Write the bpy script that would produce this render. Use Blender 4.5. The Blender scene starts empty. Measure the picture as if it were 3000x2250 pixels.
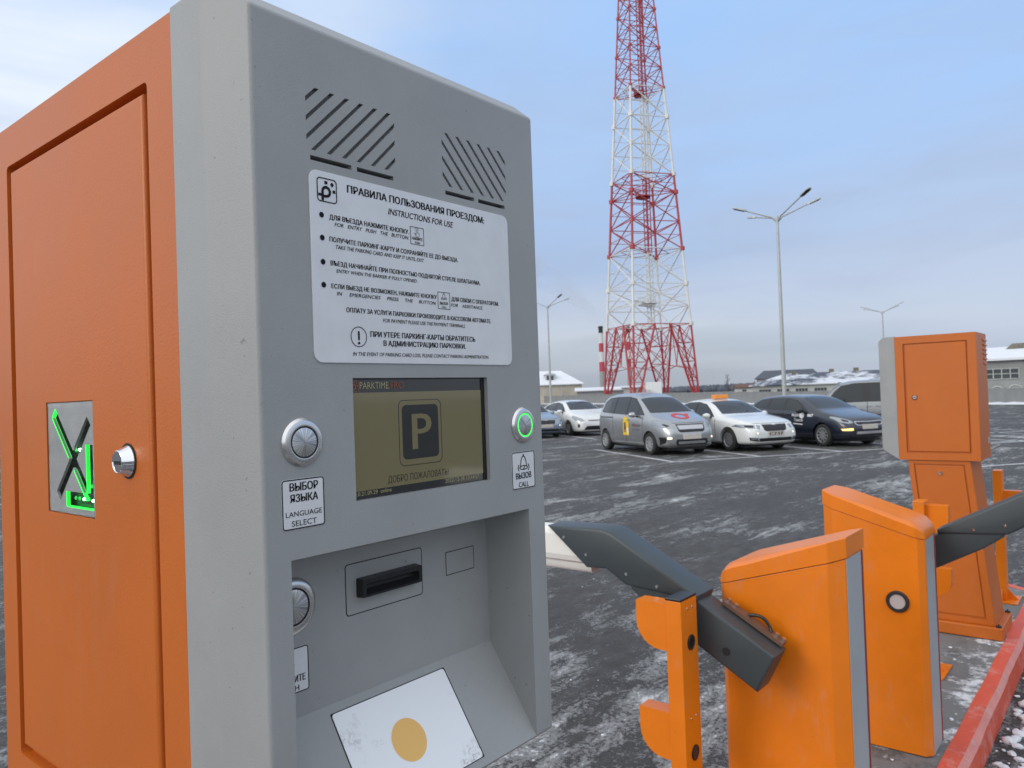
import bpy, bmesh, math, random
from mathutils import Vector, Matrix, noise as mnoise
from mathutils.bvhtree import BVHTree
R = math.radians
SC = bpy.context.scene
COL = SC.collection
random.seed(7)

# ---------------------------------------------------------------- camera, world, sun, exposure
CAM = Vector((0, 0, 1.75))
RC = ((0.63623, 0.00962, -0.77143), (-0.77069, -0.03669, -0.63615), (-0.03531, 0.99928, -0.01588))
FPX = 2240.56
def _orth(m):
    a = [Vector((m[0][i], m[1][i], m[2][i])) for i in range(3)]
    x = a[0].normalized(); y = (a[1] - x * a[1].dot(x)).normalized(); z = x.cross(y)
    return Matrix(((x.x, y.x, z.x), (x.y, y.y, z.y), (x.z, y.z, z.z)))
RM = _orth(RC)
cd = bpy.data.cameras.new('camera'); cam = bpy.data.objects.new('camera', cd); COL.objects.link(cam)
cam.matrix_world = Matrix.Translation(CAM) @ RM.to_4x4()
cd.sensor_width = 36.0; cd.lens = 36 * FPX / 3000; cd.clip_start = 0.02; cd.clip_end = 6000
cd.dof.use_dof = True; cd.dof.focus_distance = 0.86; cd.dof.aperture_fstop = 19.0
SC.camera = cam
SC.view_settings.view_transform = 'Standard'; SC.view_settings.look = 'None'
SC.view_settings.exposure = 0.48; SC.view_settings.gamma = 1.0

SUN_AZ, SUN_EL = 158.0, 24.0
sd = bpy.data.lights.new('sun', 'SUN'); sun = bpy.data.objects.new('sun', sd); COL.objects.link(sun)
sd.energy = 0.75; sd.angle = R(26); sd.color = (1.0, 0.93, 0.84)
_s = Vector((math.cos(R(SUN_AZ)) * math.cos(R(SUN_EL)), math.sin(R(SUN_AZ)) * math.cos(R(SUN_EL)), math.sin(R(SUN_EL))))
sun.rotation_euler = _s.to_track_quat('Z', 'Y').to_euler(); sun.location = (-20, 10, 30)

class NT:
    """tiny node helper"""
    def __init__(s, tree): s.t = tree; s.n = tree.nodes; s.l = tree.links
    def add(s, typ, **kw):
        n = s.n.new(typ)
        for k, v in kw.items():
            if k.startswith('i_'):
                n.inputs[k[2:].replace('_', ' ')].default_value = v
            else: setattr(n, k, v)
        return n
    def link(s, a, b): s.l.new(a, b)
    def math(s, op, a, b=None, clamp=False):
        n = s.n.new('ShaderNodeMath'); n.operation = op; n.use_clamp = clamp
        for i, v in enumerate((a, b)):
            if v is None: continue
            if isinstance(v, (int, float)): n.inputs[i].default_value = v
            else: s.l.new(v, n.inputs[i])
        return n.outputs[0]
    def mix(s, f, a, b, blend='MIX'):
        n = s.n.new('ShaderNodeMix'); n.data_type = 'RGBA'; n.blend_type = blend
        for key, v in ((0, f), (6, a), (7, b)):
            if isinstance(v, (int, float)): n.inputs[key].default_value = v
            elif isinstance(v, tuple): n.inputs[key].default_value = v if len(v) == 4 else (*v, 1)
            else: s.l.new(v, n.inputs[key])
        return n.outputs[2]
    def ramp(s, f, stops, interp='LINEAR'):
        n = s.n.new('ShaderNodeValToRGB'); cr = n.color_ramp; cr.interpolation = interp
        while len(cr.elements) < len(stops): cr.elements.new(0.5)
        for e, (p, c) in zip(cr.elements, stops):
            e.position = p
            e.color = (c, c, c, 1) if isinstance(c, (int, float)) else (*c, 1)
        s.l.new(f, n.inputs[0]); return n.outputs[0]
    def noise(s, vec, scale, detail=4, rough=0.55, dist=0.0):
        n = s.n.new('ShaderNodeTexNoise'); n.inputs['Scale'].default_value = scale
        n.inputs['Detail'].default_value = detail; n.inputs['Roughness'].default_value = rough
        n.inputs['Distortion'].default_value = dist
        if vec is not None: s.l.new(vec, n.inputs['Vector'])
        return n.outputs['Fac']
    def mapping(s, vec, scale=(1, 1, 1), loc=(0, 0, 0), rot=(0, 0, 0)):
        n = s.n.new('ShaderNodeMapping'); n.inputs['Scale'].default_value = scale
        n.inputs['Location'].default_value = loc; n.inputs['Rotation'].default_value = rot
        s.l.new(vec, n.inputs['Vector']); return n.outputs[0]

W = bpy.data.worlds.new('World'); SC.world = W; W.use_nodes = True
w = NT(W.node_tree); w.n.clear()
out = w.add('ShaderNodeOutputWorld'); bg = w.add('ShaderNodeBackground'); bg.inputs[1].default_value = 0.1
sky = w.add('ShaderNodeTexSky', sky_type='NISHITA', sun_disc=False, sun_elevation=R(SUN_EL), sun_rotation=R(90 - SUN_AZ),
            altitude=0, air_density=1.0, dust_density=0.6, ozone_density=1.6)
tc = w.add('ShaderNodeTexCoord'); sx = w.add('ShaderNodeSeparateXYZ'); w.link(tc.outputs['Generated'], sx.inputs[0])
vec = w.mapping(tc.outputs['Generated'], scale=(1.0, 1.0, 3.0))
n1 = w.noise(vec, 1.7, 6, 0.5, 0.5)
vec2 = w.mapping(tc.outputs['Generated'], scale=(0.7, 0.7, 6.0), loc=(3.1, 1.7, 0.4))
n2 = w.noise(vec2, 2.2, 5, 0.5, 0.4)
def toward(az, el, lo, hi):
    """how far a direction lies towards a given part of the sky"""
    d = w.add('ShaderNodeVectorMath', operation='DOT_PRODUCT'); w.link(tc.outputs['Generated'], d.inputs[0])
    d.inputs[1].default_value = (math.cos(R(az)) * math.cos(R(el)), math.sin(R(az)) * math.cos(R(el)), math.sin(R(el)))
    return w.ramp(w.math('ADD', w.math('MULTIPLY', d.outputs['Value'], 0.5), 0.5), [(lo, 0.0), (hi, 1.0)])
zel = w.math('ADD', sx.outputs[2], w.math('MULTIPLY', w.math('SUBTRACT', n2, 0.5), 0.12))
# cloud layers: a grey bank low on the horizon, a pale clear band above it, thin veil higher up, brightened overhead out of view for its light
veil = w.ramp(zel, [(0.0, (2.3, 2.7, 3.5)), (0.03, (2.35, 2.7, 3.55)), (0.07, (4.1, 4.35, 5.1)), (0.105, (3.9, 4.3, 5.4)),
                    (0.16, (3.05, 3.85, 5.55)), (0.26, (3.2, 4.5, 6.8)), (0.42, (3.0, 4.8, 7.8)), (0.56, (4.2, 5.3, 7.2)), (0.8, (6.4, 6.9, 7.8)), (1.0, (6.8, 7.2, 7.9))])
clo = w.ramp(n1, [(0.34, 0.0), (0.5, 0.45), (0.66, 1.0)])
n3 = w.noise(w.mapping(tc.outputs['Generated'], scale=(1.6, 1.6, 6.5), loc=(5.2, 0.3, 1.1)), 2.6, 7, 0.55, 0.8)
bank = w.math('MULTIPLY', w.ramp(n3, [(0.44, 0.0), (0.66, 1.0)]), w.ramp(sx.outputs[2], [(0.05, 0.0), (0.12, 0.75), (0.30, 0.6), (0.5, 0.1)]))
blue = w.mix(0.82, sky.outputs[0], veil)
streak = w.mix(w.math('MULTIPLY', clo, 0.50), blue, (3.9, 4.6, 5.9))
streak = w.mix(w.math('MULTIPLY', bank, 0.5), streak, (3.1, 3.6, 4.75))
left = w.math('MULTIPLY', w.math('MULTIPLY', toward(84, 26, 0.90, 0.985), w.ramp(n1, [(0.30, 0.15), (0.56, 1.0)])), 0.95)
streak = w.mix(left, streak, (6.3, 6.8, 7.5))
# bright overcast added round the veiled sun, unseen behind the viewer, to light the front faces
over = w.mix(n1, (7.0, 7.5, 8.2), (11.0, 11.2, 11.4))
final = w.mix(w.math('MULTIPLY', toward(196, 40, 0.46, 0.86), 0.92), streak, over)
w.link(final, bg.inputs[0]); w.link(bg.outputs[0], out.inputs[0])

# ---------------------------------------------------------------- materials
MATS = {}
def mat(name, color, rough=0.5, metal=0.0, coat=0.0, bump=0.0, bscale=300.0, var=0.0, vscale=4.0, spec=0.5, emit=None, estr=0.0, specks=0.0):
    if name in MATS: return MATS[name]
    m = bpy.data.materials.new(name); m.use_nodes = True
    t = NT(m.node_tree); b = t.n['Principled BSDF']
    b.inputs['Roughness'].default_value = rough; b.inputs['Metallic'].default_value = metal
    b.inputs['Coat Weight'].default_value = coat; b.inputs['Coat Roughness'].default_value = 0.05
    b.inputs['Specular IOR Level'].default_value = spec
    tc = t.add('ShaderNodeTexCoord'); o = tc.outputs['Object']
    col = (*color, 1)
    if var > 0:
        n = t.noise(o, vscale, 6, 0.6)
        f = t.ramp(n, [(0.3, 0.0), (0.7, 1.0)])
        lo = tuple(c * (1 - var) for c in color); hi = tuple(min(1, c * (1 + var)) for c in color)
        c = t.mix(f, lo, hi)
        if specks:                                                    # road grit, dust smears and dried droplets
            sp = t.ramp(t.noise(o, 150, 2, 0.5), [(0.735, 0.0), (0.75, specks)])
            c = t.mix(sp, c, (0.05, 0.045, 0.04))
            du = t.math('MULTIPLY', t.ramp(t.noise(o, 3.1, 5, 0.65), [(0.50, 0.0), (0.66, 1.0)]), t.ramp(t.noise(t.mapping(o, scale=(1, 1, 0.22)), 42, 5, 0.7), [(0.48, 0.0), (0.66, specks * 0.6)]))
            c = t.mix(du, c, (0.36, 0.34, 0.31))
        t.link(c, b.inputs['Base Color'])
        t.link(t.math('ADD', t.math('MULTIPLY', n, 0.16), rough - 0.08), b.inputs['Roughness'])
    else: b.inputs['Base Color'].default_value = col
    if bump > 0:
        bp = t.add('ShaderNodeBump'); bp.inputs['Strength'].default_value = bump; bp.inputs['Distance'].default_value = 0.002
        t.link(t.noise(o, bscale, 3, 0.6), bp.inputs['Height']); t.link(bp.outputs[0], b.inputs['Normal'])
    if emit:
        b.inputs['Emission Color'].default_value = (*emit, 1); b.inputs['Emission Strength'].default_value = estr
    MATS[name] = m; return m

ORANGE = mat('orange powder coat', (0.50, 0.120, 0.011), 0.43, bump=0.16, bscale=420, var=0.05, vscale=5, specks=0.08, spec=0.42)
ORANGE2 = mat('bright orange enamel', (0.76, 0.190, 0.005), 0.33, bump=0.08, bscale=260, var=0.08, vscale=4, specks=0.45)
GREY = mat('grey powder coat', (0.300, 0.308, 0.308), 0.48, bump=0.20, bscale=800, var=0.07, vscale=7, specks=0.4)
STRIPE = mat('grey reflective strip', (0.36, 0.38, 0.40), 0.4, var=0.04, vscale=6)
REDLINE = mat('dark red rubber seal', (0.25, 0.03, 0.035), 0.6)
BLACK = mat('black plastic', (0.012, 0.012, 0.013), 0.35)
DARKGAP = mat('dark gap', (0.01, 0.01, 0.011), 0.8)
INK = mat('black print', (0.006, 0.006, 0.010), 0.6, spec=0.2)
SILVER = mat('brushed silver plate', (0.66, 0.67, 0.69), 0.42, metal=0.1, var=0.05, vscale=30)
CHROME = mat('chrome', (0.75, 0.76, 0.78), 0.08, metal=1.0)
STEEL = mat('brushed steel', (0.70, 0.69, 0.68), 0.26, metal=1.0)
ARM = mat('dark slate enamel', (0.042, 0.054, 0.060), 0.42, bump=0.06, bscale=240, var=0.08, vscale=6)
BOOM = mat('white boom aluminium', (0.78, 0.77, 0.72), 0.4, var=0.03)
RUBBER = mat('tyre rubber', (0.022, 0.022, 0.022), 0.8, var=0.2, vscale=9)
DARKPL = mat('dark trim', (0.018, 0.018, 0.02), 0.5)
GLASS = mat('dark car glass', (0.010, 0.015, 0.018), 0.03, spec=0.6)
LAMP = mat('headlamp glass', (0.34, 0.36, 0.38), 0.07, metal=0.75)
ALLOY = mat('alloy silver', (0.52, 0.52, 0.53), 0.3, metal=0.7)
PLATE = mat('licence plate white', (0.55, 0.50, 0.45), 0.6, var=0.2, vscale=40)
GALV = mat('galvanised steel', (0.42, 0.44, 0.43), 0.45, metal=0.35, var=0.1, vscale=3)
REDP = mat('tower red paint', (0.40, 0.030, 0.035), 0.5, var=0.12, vscale=0.6)
WHITEP = mat('tower white paint', (0.66, 0.66, 0.63), 0.5, var=0.08, vscale=0.6)
SNOW = mat('snow', (0.70, 0.72, 0.76), 0.7, bump=0.4, bscale=6, var=0.05, vscale=1)
FENCE = mat('fence concrete', (0.20, 0.205, 0.205), 0.8, var=0.10, vscale=1.5)
WINDOWM = mat('building window', (0.045, 0.055, 0.062), 0.25, var=0.3, vscale=2)
BARK = mat('bark', (0.075, 0.060, 0.055), 0.9)
FOREST = mat('distant forest', (0.085, 0.10, 0.125), 0.9, var=0.25, vscale=0.05)
LEDW = mat('green led', (0.3, 1, 0.4), 0.3, emit=(0.35, 1.0, 0.45), estr=14)
LEDG = mat('lit green edge', (0.02, 0.4, 0.05), 0.3, emit=(0.02, 0.95, 0.07), estr=1.1)

def rings_mat():
    """radially brushed steel cap: conic highlight painted in as bright and dark sectors"""
    if 'spun steel' in MATS: return MATS['spun steel']
    m = bpy.data.materials.new('spun steel'); m.use_nodes = True; t = NT(m.node_tree); b = t.n['Principled BSDF']
    tc = t.add('ShaderNodeTexCoord')
    sp = t.add('ShaderNodeSeparateXYZ'); t.link(tc.outputs['Object'], sp.inputs[0])
    ang = t.math('ARCTAN2', sp.outputs[2], sp.outputs[0])
    cmb = t.add('ShaderNodeCombineXYZ'); t.link(t.math('COSINE', ang), cmb.inputs[0]); t.link(t.math('SINE', ang), cmb.inputs[1])
    n = t.noise(cmb.outputs[0], 9, 4, 0.7)
    t.link(t.ramp(n, [(0.36, (0.30, 0.29, 0.29)), (0.62, (0.80, 0.80, 0.80))]), b.inputs['Base Color'])  # highlight sectors put into the base colour by angle
    b.inputs['Metallic'].default_value = 1; b.inputs['Roughness'].default_value = 0.34
    b.inputs['Anisotropic'].default_value = 0.85
    tg = t.add('ShaderNodeTangent', direction_type='RADIAL', axis='Y'); t.link(tg.outputs[0], b.inputs['Tangent'])
    MATS['spun steel'] = m; return m
SPUN = rings_mat()

def ground_mat():
    m = bpy.data.materials.new('snowy asphalt'); m.use_nodes = True; t = NT(m.node_tree); b = t.n['Principled BSDF']
    tc = t.add('ShaderNodeTexCoord'); o = tc.outputs['Object']
    grain = t.noise(o, 190, 3, 0.75); mid = t.noise(o, 7, 7, 0.68)
    asp = t.mix(t.ramp(grain, [(0.35, 0.0), (0.7, 1.0)]), (0.023, 0.021, 0.020), (0.086, 0.081, 0.076))
    asp = t.mix(t.ramp(mid, [(0.38, 0.0), (0.66, 0.70)]), asp, (0.088, 0.084, 0.081))
    # packed snow left in broken drifts, dragged along the driving lane by tyres
    lane = t.mapping(o, scale=(0.6, 1.35, 1.0), rot=(0, 0, R(-8)))
    big = t.noise(lane, 0.75, 5, 0.62, 0.7); frag = t.noise(lane, 6.0, 12, 0.80, 0.9); fine = t.noise(o, 38, 9, 0.8, 0.3)
    ruts = t.noise(t.mapping(o, scale=(0.10, 4.6, 1.0), rot=(0, 0, R(-3))), 1.0, 7, 0.7, 0.25)
    dist = t.add('ShaderNodeVectorMath', operation='LENGTH'); t.link(o, dist.inputs[0])
    near = t.ramp(t.math('MULTIPLY', dist.outputs['Value'], 1 / 40.0), [(0.05, 1.0), (0.10, 0.85), (0.2, 0.35), (0.5, 0.10)])
    s = t.math('ADD', t.math('MULTIPLY', big, 0.40), t.math('ADD', t.math('MULTIPLY', frag, 0.36), t.math('MULTIPLY', fine, 0.40)))
    s = t.math('ADD', s, t.math('MULTIPLY', t.math('SUBTRACT', ruts, 0.5), 0.20))
    s = t.math('ADD', s, t.math('MULTIPLY', near, 0.072))
    f = t.ramp(s, [(0.618, 0.0), (0.640, 0.55), (0.70, 0.95)])
    film = t.ramp(t.math('ADD', t.math('MULTIPLY', big, 0.40), t.math('MULTIPLY', frag, 0.60)), [(0.44, 0.0), (0.64, 0.40)])
    col = t.mix(film, asp, (0.27, 0.265, 0.26))
    col = t.mix(f, col, t.mix(mid, (0.50, 0.50, 0.50), (0.86, 0.87, 0.88)))
    t.link(col, b.inputs['Base Color'])
    t.link(t.ramp(f, [(0.0, 0.66), (1.0, 0.85)]), b.inputs['Roughness']); b.inputs['Specular IOR Level'].default_value = 0.3
    h = t.math('ADD', t.math('MULTIPLY', f, 1.0), t.math('ADD', t.math('MULTIPLY', grain, 0.25), t.math('MULTIPLY', mid, 0.5)))
    bp = t.add('ShaderNodeBump'); bp.inputs['Strength'].default_value = 1.0; bp.inputs['Distance'].default_value = 0.03
    t.link(h, bp.inputs['Height']); t.link(bp.outputs[0], b.inputs['Normal'])
    return m
GROUND = ground_mat()

def patchy_mat(name, base, over, scale, lo, hi, rough=0.7, bump=0.3, third=None, dist=0.6):
    """base colour with broken patches of a second (and third) substance on it"""
    m = bpy.data.materials.new(name); m.use_nodes = True; t = NT(m.node_tree); b = t.n['Principled BSDF']
    o = t.add('ShaderNodeTexCoord').outputs['Object']
    n = t.math('ADD', t.math('MULTIPLY', t.noise(o, scale, 6, 0.65, dist), 0.6), t.math('MULTIPLY', t.noise(o, scale * 7, 6, 0.75), 0.4))
    f = t.ramp(n, [(lo, 0.0), (hi, 1.0)])
    v = t.noise(o, scale * 3.1, 5, 0.6)
    c0 = t.mix(v, tuple(x * 0.75 for x in base), tuple(min(1, x * 1.25) for x in base))
    if third:
        c0 = t.mix(t.ramp(t.noise(o, scale * 1.7, 6, 0.7, 0.3), [(0.53, 0.0), (0.64, 0.85)]), c0, third)
    t.link(t.mix(f, c0, over), b.inputs['Base Color']); b.inputs['Roughness'].default_value = rough
    bp = t.add('ShaderNodeBump'); bp.inputs['Strength'].default_value = bump; bp.inputs['Distance'].default_value = 0.006
    t.link(t.math('ADD', f, t.noise(o, 120, 3, 0.6)), bp.inputs['Height']); t.link(bp.outputs[0], b.inputs['Normal'])
    return m
CONCRETE = patchy_mat('island concrete', (0.17, 0.17, 0.165), (0.72, 0.73, 0.75), 2.2, 0.53, 0.60, 0.8, 0.6, third=(0.07, 0.07, 0.07))
KERB = patchy_mat('worn red kerb paint', (0.66, 0.085, 0.035), (0.68, 0.36, 0.33), 3.0, 0.52, 0.68, 0.5, 0.4)
KERBEDGE = patchy_mat('worn kerb edge painted lit', (0.66, 0.24, 0.20), (0.60, 0.42, 0.39), 3.4, 0.52, 0.66, 0.5, 0.4)  # worn edge paint, its paler lit tone put into the colour
LINE = patchy_mat('worn white line', (0.52, 0.53, 0.55), (0.11, 0.11, 0.11), 1.6, 0.52, 0.66, 0.7, 0.2)
ROOFSNOW = patchy_mat('snow over dark roof sheets', (0.060, 0.068, 0.088), (0.66, 0.68, 0.72), 0.13, 0.475, 0.54, 0.6, 0.2)
def scuff_mat():
    m = bpy.data.materials.new('scuffed white plastic'); m.use_nodes = True; t = NT(m.node_tree); b = t.n['Principled BSDF']
    o = t.add('ShaderNodeTexCoord').outputs['Object']
    area = t.ramp(t.noise(t.mapping(o, loc=(0.37, 0.2, 0.1)), 15, 3, 0.5), [(0.52, 0.0), (0.64, 0.8)])
    mark = t.ramp(t.noise(o, 150, 8, 0.8, 1.2), [(0.47, 0.0), (0.58, 0.9)])
    t.link(t.mix(t.math('MULTIPLY', area, mark), (0.80, 0.81, 0.83), (0.13, 0.11, 0.09)), b.inputs['Base Color']); b.inputs['Roughness'].default_value = 0.3
    return m
SCUFF = scuff_mat()
YELLOW = mat('yellow print', (0.78, 0.46, 0.13), 0.4)
WALLW = mat('pale wall', (0.50, 0.51, 0.49), 0.8, var=0.10, vscale=0.4)
CREAM = mat('cream panel wall', (0.46, 0.42, 0.35), 0.8, var=0.16, vscale=0.5)

def mesh_mat():
    m = bpy.data.materials.new('perforated mesh'); m.use_nodes = True; t = NT(m.node_tree); b = t.n['Principled BSDF']
    o = t.add('ShaderNodeTexCoord').outputs['Object']
    k = t.add('ShaderNodeTexVoronoi'); k.inputs['Scale'].default_value = 700; k.inputs['Randomness'].default_value = 0.0
    t.link(o, k.inputs['Vector'])
    t.link(t.ramp(k.outputs['Distance'], [(0.36, (0.006, 0.006, 0.006)), (0.5, (0.16, 0.16, 0.16))]), b.inputs['Base Color'])
    b.inputs['Roughness'].default_value = 0.6; return m
MESHM = mesh_mat()

# ---------------------------------------------------------------- geometry helpers
def new_obj(name, me, parent=None, loc=None, rot=None):
    o = bpy.data.objects.new(name, me); COL.objects.link(o)
    if parent is not None: o.parent = parent
    if loc is not None: o.location = loc
    if rot is not None: o.rotation_euler = rot
    return o
def tag(o, label=None, cat=None, group=None, kind=None):
    if label: o['label'] = label
    if cat: o['category'] = cat
    if group: o['group'] = group
    if kind: o['kind'] = kind
    return o
def empty(name, loc=(0, 0, 0), rz=0.0, **kw):
    o = new_obj(name, None, None, loc, (0, 0, rz)); o.empty_display_size = 0.1
    return tag(o, **kw)
def bevel_bm(bm, off, seg=2, ang=30, filt=None):
    es = [e for e in bm.edges if len(e.link_faces) == 2 and e.calc_face_angle(0) > R(ang) and (filt is None or filt(e))]
    if es: bmesh.ops.bevel(bm, geom=es, offset=off, segments=seg, affect='EDGES', profile=0.5, clamp_overlap=True)
def build(name, bm, mats, parent=None, smooth=None, bevel=0, seg=2, loc=None, rot=None, bang=30):
    bmesh.ops.recalc_face_normals(bm, faces=bm.faces)
    if bevel: bevel_bm(bm, bevel, seg, bang)
    me = bpy.data.meshes.new(name)
    bm.to_mesh(me); bm.free()
    for m in (mats if isinstance(mats, (list, tuple)) else [mats]): me.materials.append(m)
    if smooth is not None:
        me.polygons.foreach_set('use_smooth', [True] * len(me.polygons))
        me.set_sharp_from_angle(angle=R(smooth))
    o = new_obj(name, me, parent, loc, rot)
    if smooth is not None and bevel: weight(o)
    return o
def weight(o):
    """large faces keep flat shading, bevels take the curve"""
    md = o.modifiers.new('w', 'WEIGHTED_NORMAL'); md.keep_sharp = True; md.weight = 100
    bpy.context.view_layer.update(); dg = bpy.context.evaluated_depsgraph_get()
    nm = bpy.data.meshes.new_from_object(o.evaluated_get(dg), depsgraph=dg); o.modifiers.clear()
    old = o.data; o.data = nm; n = old.name; bpy.data.meshes.remove(old); nm.name = n
def BM(): return bmesh.new()
def box(bm, x0, x1, y0, y1, z0, z1, mi=0):
    v = [bm.verts.new((x, y, z)) for z in (z0, z1) for y in (y0, y1) for x in (x0, x1)]
    for q in ((0, 1, 3, 2), (4, 6, 7, 5), (0, 4, 5, 1), (2, 3, 7, 6), (0, 2, 6, 4), (1, 5, 7, 3)):
        f = bm.faces.new([v[i] for i in q]); f.material_index = mi
def prism(bm, pts, f0, f1, mi=0):
    """pts: 2-D outline; f0/f1 map (u,v) to the two end outlines"""
    a = [bm.verts.new(f0(*p)) for p in pts]; b = [bm.verts.new(f1(*p)) for p in pts]
    n = len(pts); fs = []
    fs.append(bm.faces.new(a[::-1])); fs.append(bm.faces.new(b))
    for i in range(n): fs.append(bm.faces.new((a[i], a[(i + 1) % n], b[(i + 1) % n], b[i])))
    for f in fs: f.material_index = mi
    return fs
def prism_y(bm, pts, y0, y1, mi=0): return prism(bm, pts, lambda u, v: (u, y0, v), lambda u, v: (u, y1, v), mi)
def prism_x(bm, pts, x0, x1, mi=0): return prism(bm, pts, lambda u, v: (x0, u, v), lambda u, v: (x1, u, v), mi)
def prism_z(bm, pts, z0, z1, mi=0): return prism(bm, pts, lambda u, v: (u, v, z0), lambda u, v: (u, v, z1), mi)
def lathe(bm, prof, axis_o, axis, n=32, mi=0, cap=True):
    """prof: (radius, height) along axis from axis_o"""
    a = Vector(axis).normalized(); u = a.orthogonal().normalized(); v = a.cross(u); o = Vector(axis_o)
    rings = []
    for r, h in prof:
        rings.append([bm.verts.new(o + a * h + (u * math.cos(2 * math.pi * k / n) + v * math.sin(2 * math.pi * k / n)) * max(r, 1e-5)) for k in range(n)])
    for r0, r1 in zip(rings, rings[1:]):
        for k in range(n):
            f = bm.faces.new((r0[k], r0[(k + 1) % n], r1[(k + 1) % n], r1[k])); f.material_index = mi
    if cap:
        bm.faces.new(rings[0][::-1]).material_index = mi; bm.faces.new(rings[-1]).material_index = mi
def cyl(bm, p, q, r0, r1=None, n=8, mi=0):
    p, q = Vector(p), Vector(q); lathe(bm, [(r0, 0), (r0 if r1 is None else r1, (q - p).length)], p, q - p, n, mi)
def rrect(x0, x1, z0, z1, r, n=5):
    pts = []
    for cx, cz, a0 in ((x1 - r, z1 - r, 0), (x0 + r, z1 - r, 90), (x0 + r, z0 + r, 180), (x1 - r, z0 + r, 270)):
        for k in range(n + 1):
            a = R(a0 + 90 * k / n); pts.append((cx + r * math.cos(a), cz + r * math.sin(a)))
    return pts
def frame_y(bm, outer, inner, y0, y1, mi=0):
    n = len(outer)
    A = [[bm.verts.new((p[0], y, p[1])) for p in ring] for ring in (outer, inner) for y in (y0, y1)]
    o0, o1, i0, i1 = A
    for k in range(n):
        j = (k + 1) % n
        for q in ((o0[k], o0[j], i0[j], i0[k]), (o1[k], i1[k], i1[j], o1[j]), (o0[k], o1[k], o1[j], o0[j]), (i0[k], i0[j], i1[j], i1[k])):
            bm.faces.new(q).material_index = mi
def boolean(obj, cutter_bm, solver='EXACT', op='DIFFERENCE'):
    bmesh.ops.recalc_face_normals(cutter_bm, faces=cutter_bm.faces)
    me = bpy.data.meshes.new('cutter'); cutter_bm.to_mesh(me); cutter_bm.free()
    c = bpy.data.objects.new('cutter', me); COL.objects.link(c)
    bpy.context.view_layer.update()
    c.matrix_world = obj.matrix_world.copy()
    md = obj.modifiers.new('b', 'BOOLEAN'); md.object = c; md.operation = op; md.solver = solver
    bpy.context.view_layer.update()
    dg = bpy.context.evaluated_depsgraph_get()
    nm = bpy.data.meshes.new_from_object(obj.evaluated_get(dg), depsgraph=dg)
    obj.modifiers.clear(); old = obj.data; obj.data = nm
    bpy.data.objects.remove(c); bpy.data.meshes.remove(me); nm.name = old.name; bpy.data.meshes.remove(old)
def smooth_obj(o, ang=30):
    me = o.data; me.polygons.foreach_set('use_smooth', [True] * len(me.polygons)); me.set_sharp_from_angle(angle=R(ang)); weight(o)

CAPH = None
def text_pts(body, bold=0.0, shear=0.0):
    global CAPH
    def ev(b, bo, sh):
        c = bpy.data.curves.new('t', 'FONT'); c.body = b; c.offset = bo; c.shear = sh; c.resolution_u = 3
        o = bpy.data.objects.new('t', c); COL.objects.link(o)
        bpy.context.view_layer.update()
        dg = bpy.context.evaluated_depsgraph_get(); m = bpy.data.meshes.new_from_object(o.evaluated_get(dg))
        vs = [(v.co.x, v.co.y) for v in m.vertices]; fs = [tuple(p.vertices) for p in m.polygons]
        bpy.data.objects.remove(o); bpy.data.curves.remove(c); bpy.data.meshes.remove(m)
        return vs, fs
    if CAPH is None: CAPH = max(v[1] for v in ev('H', 0, 0)[0])
    return ev(body, bold, shear)
def text(bm, body, x0, x1, z0, cap, y=0.0, bold=0.0, shear=0.0, mi=0, fmap=None):
    """lettering fitted between x0 and x1 on baseline z0 with capital height cap"""
    vs, fs = text_pts(body, min(bold, 0.0), shear)
    a = min(v[0] for v in vs); b = max(v[0] for v in vs); sx = (x1 - x0) / (b - a); sz = cap / CAPH
    # heavy weights: the glyphs are struck three times side by side
    for i, dx in enumerate((0,) if bold < .006 else (-bold * 1.5, 0, bold * 1.5)):
        fm = fmap or (lambda u, v: (u, y + (i - 1) * 4e-5, v))
        nv = [bm.verts.new(fm(x0 + (v[0] + dx - a) * sx, z0 + v[1] * sz)) for v in vs]
        for f in fs:
            try: bm.faces.new([nv[j] for j in f]).material_index = mi
            except ValueError: pass
def flat(bm, pts, y, mi=0, fmap=None):
    fm = fmap or (lambda u, v: (u, y, v))
    bm.faces.new([bm.verts.new(fm(*p)) for p in pts]).material_index = mi
def disc(cx, cz, r, n=24): return [(cx + r * math.cos(2 * math.pi * k / n), cz + r * math.sin(2 * math.pi * k / n)) for k in range(n)]
def strokes(bm, pts, wd, y, mi=0, closed=False):
    """polyline drawn as short thick quads"""
    seq = list(zip(pts, pts[1:])) + ([(pts[-1], pts[0])] if closed else [])
    for (x0, z0), (x1, z1) in seq:
        d = math.hypot(x1 - x0, z1 - z0) or 1e-9; dx, dz = (x1 - x0) / d, (z1 - z0) / d; h = wd / 2
        flat(bm, [(x0 - dx * h - dz * h, z0 - dz * h + dx * h), (x1 + dx * h - dz * h, z1 + dz * h + dx * h),
                  (x1 + dx * h + dz * h, z1 + dz * h - dx * h), (x0 - dx * h + dz * h, z0 - dz * h - dx * h)], y, mi)
def pix_ray(px, py):
    d = RM @ Vector((px - 1500, -(py - 1125), -FPX)); return d
def at(px, dist, py=1140):
    """ground point at a given distance from the viewer in the direction seen at pixel px"""
    d = pix_ray(px, py); h = math.hypot(d.x, d.y); return Vector((d.x / h * dist, d.y / h * dist, 0))
# ---------------------------------------------------------------- setting
bm = BM(); bmesh.ops.create_grid(bm, x_segments=2, y_segments=2, size=3000)
tag(build('ground', bm, GROUND), kind='structure')
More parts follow.
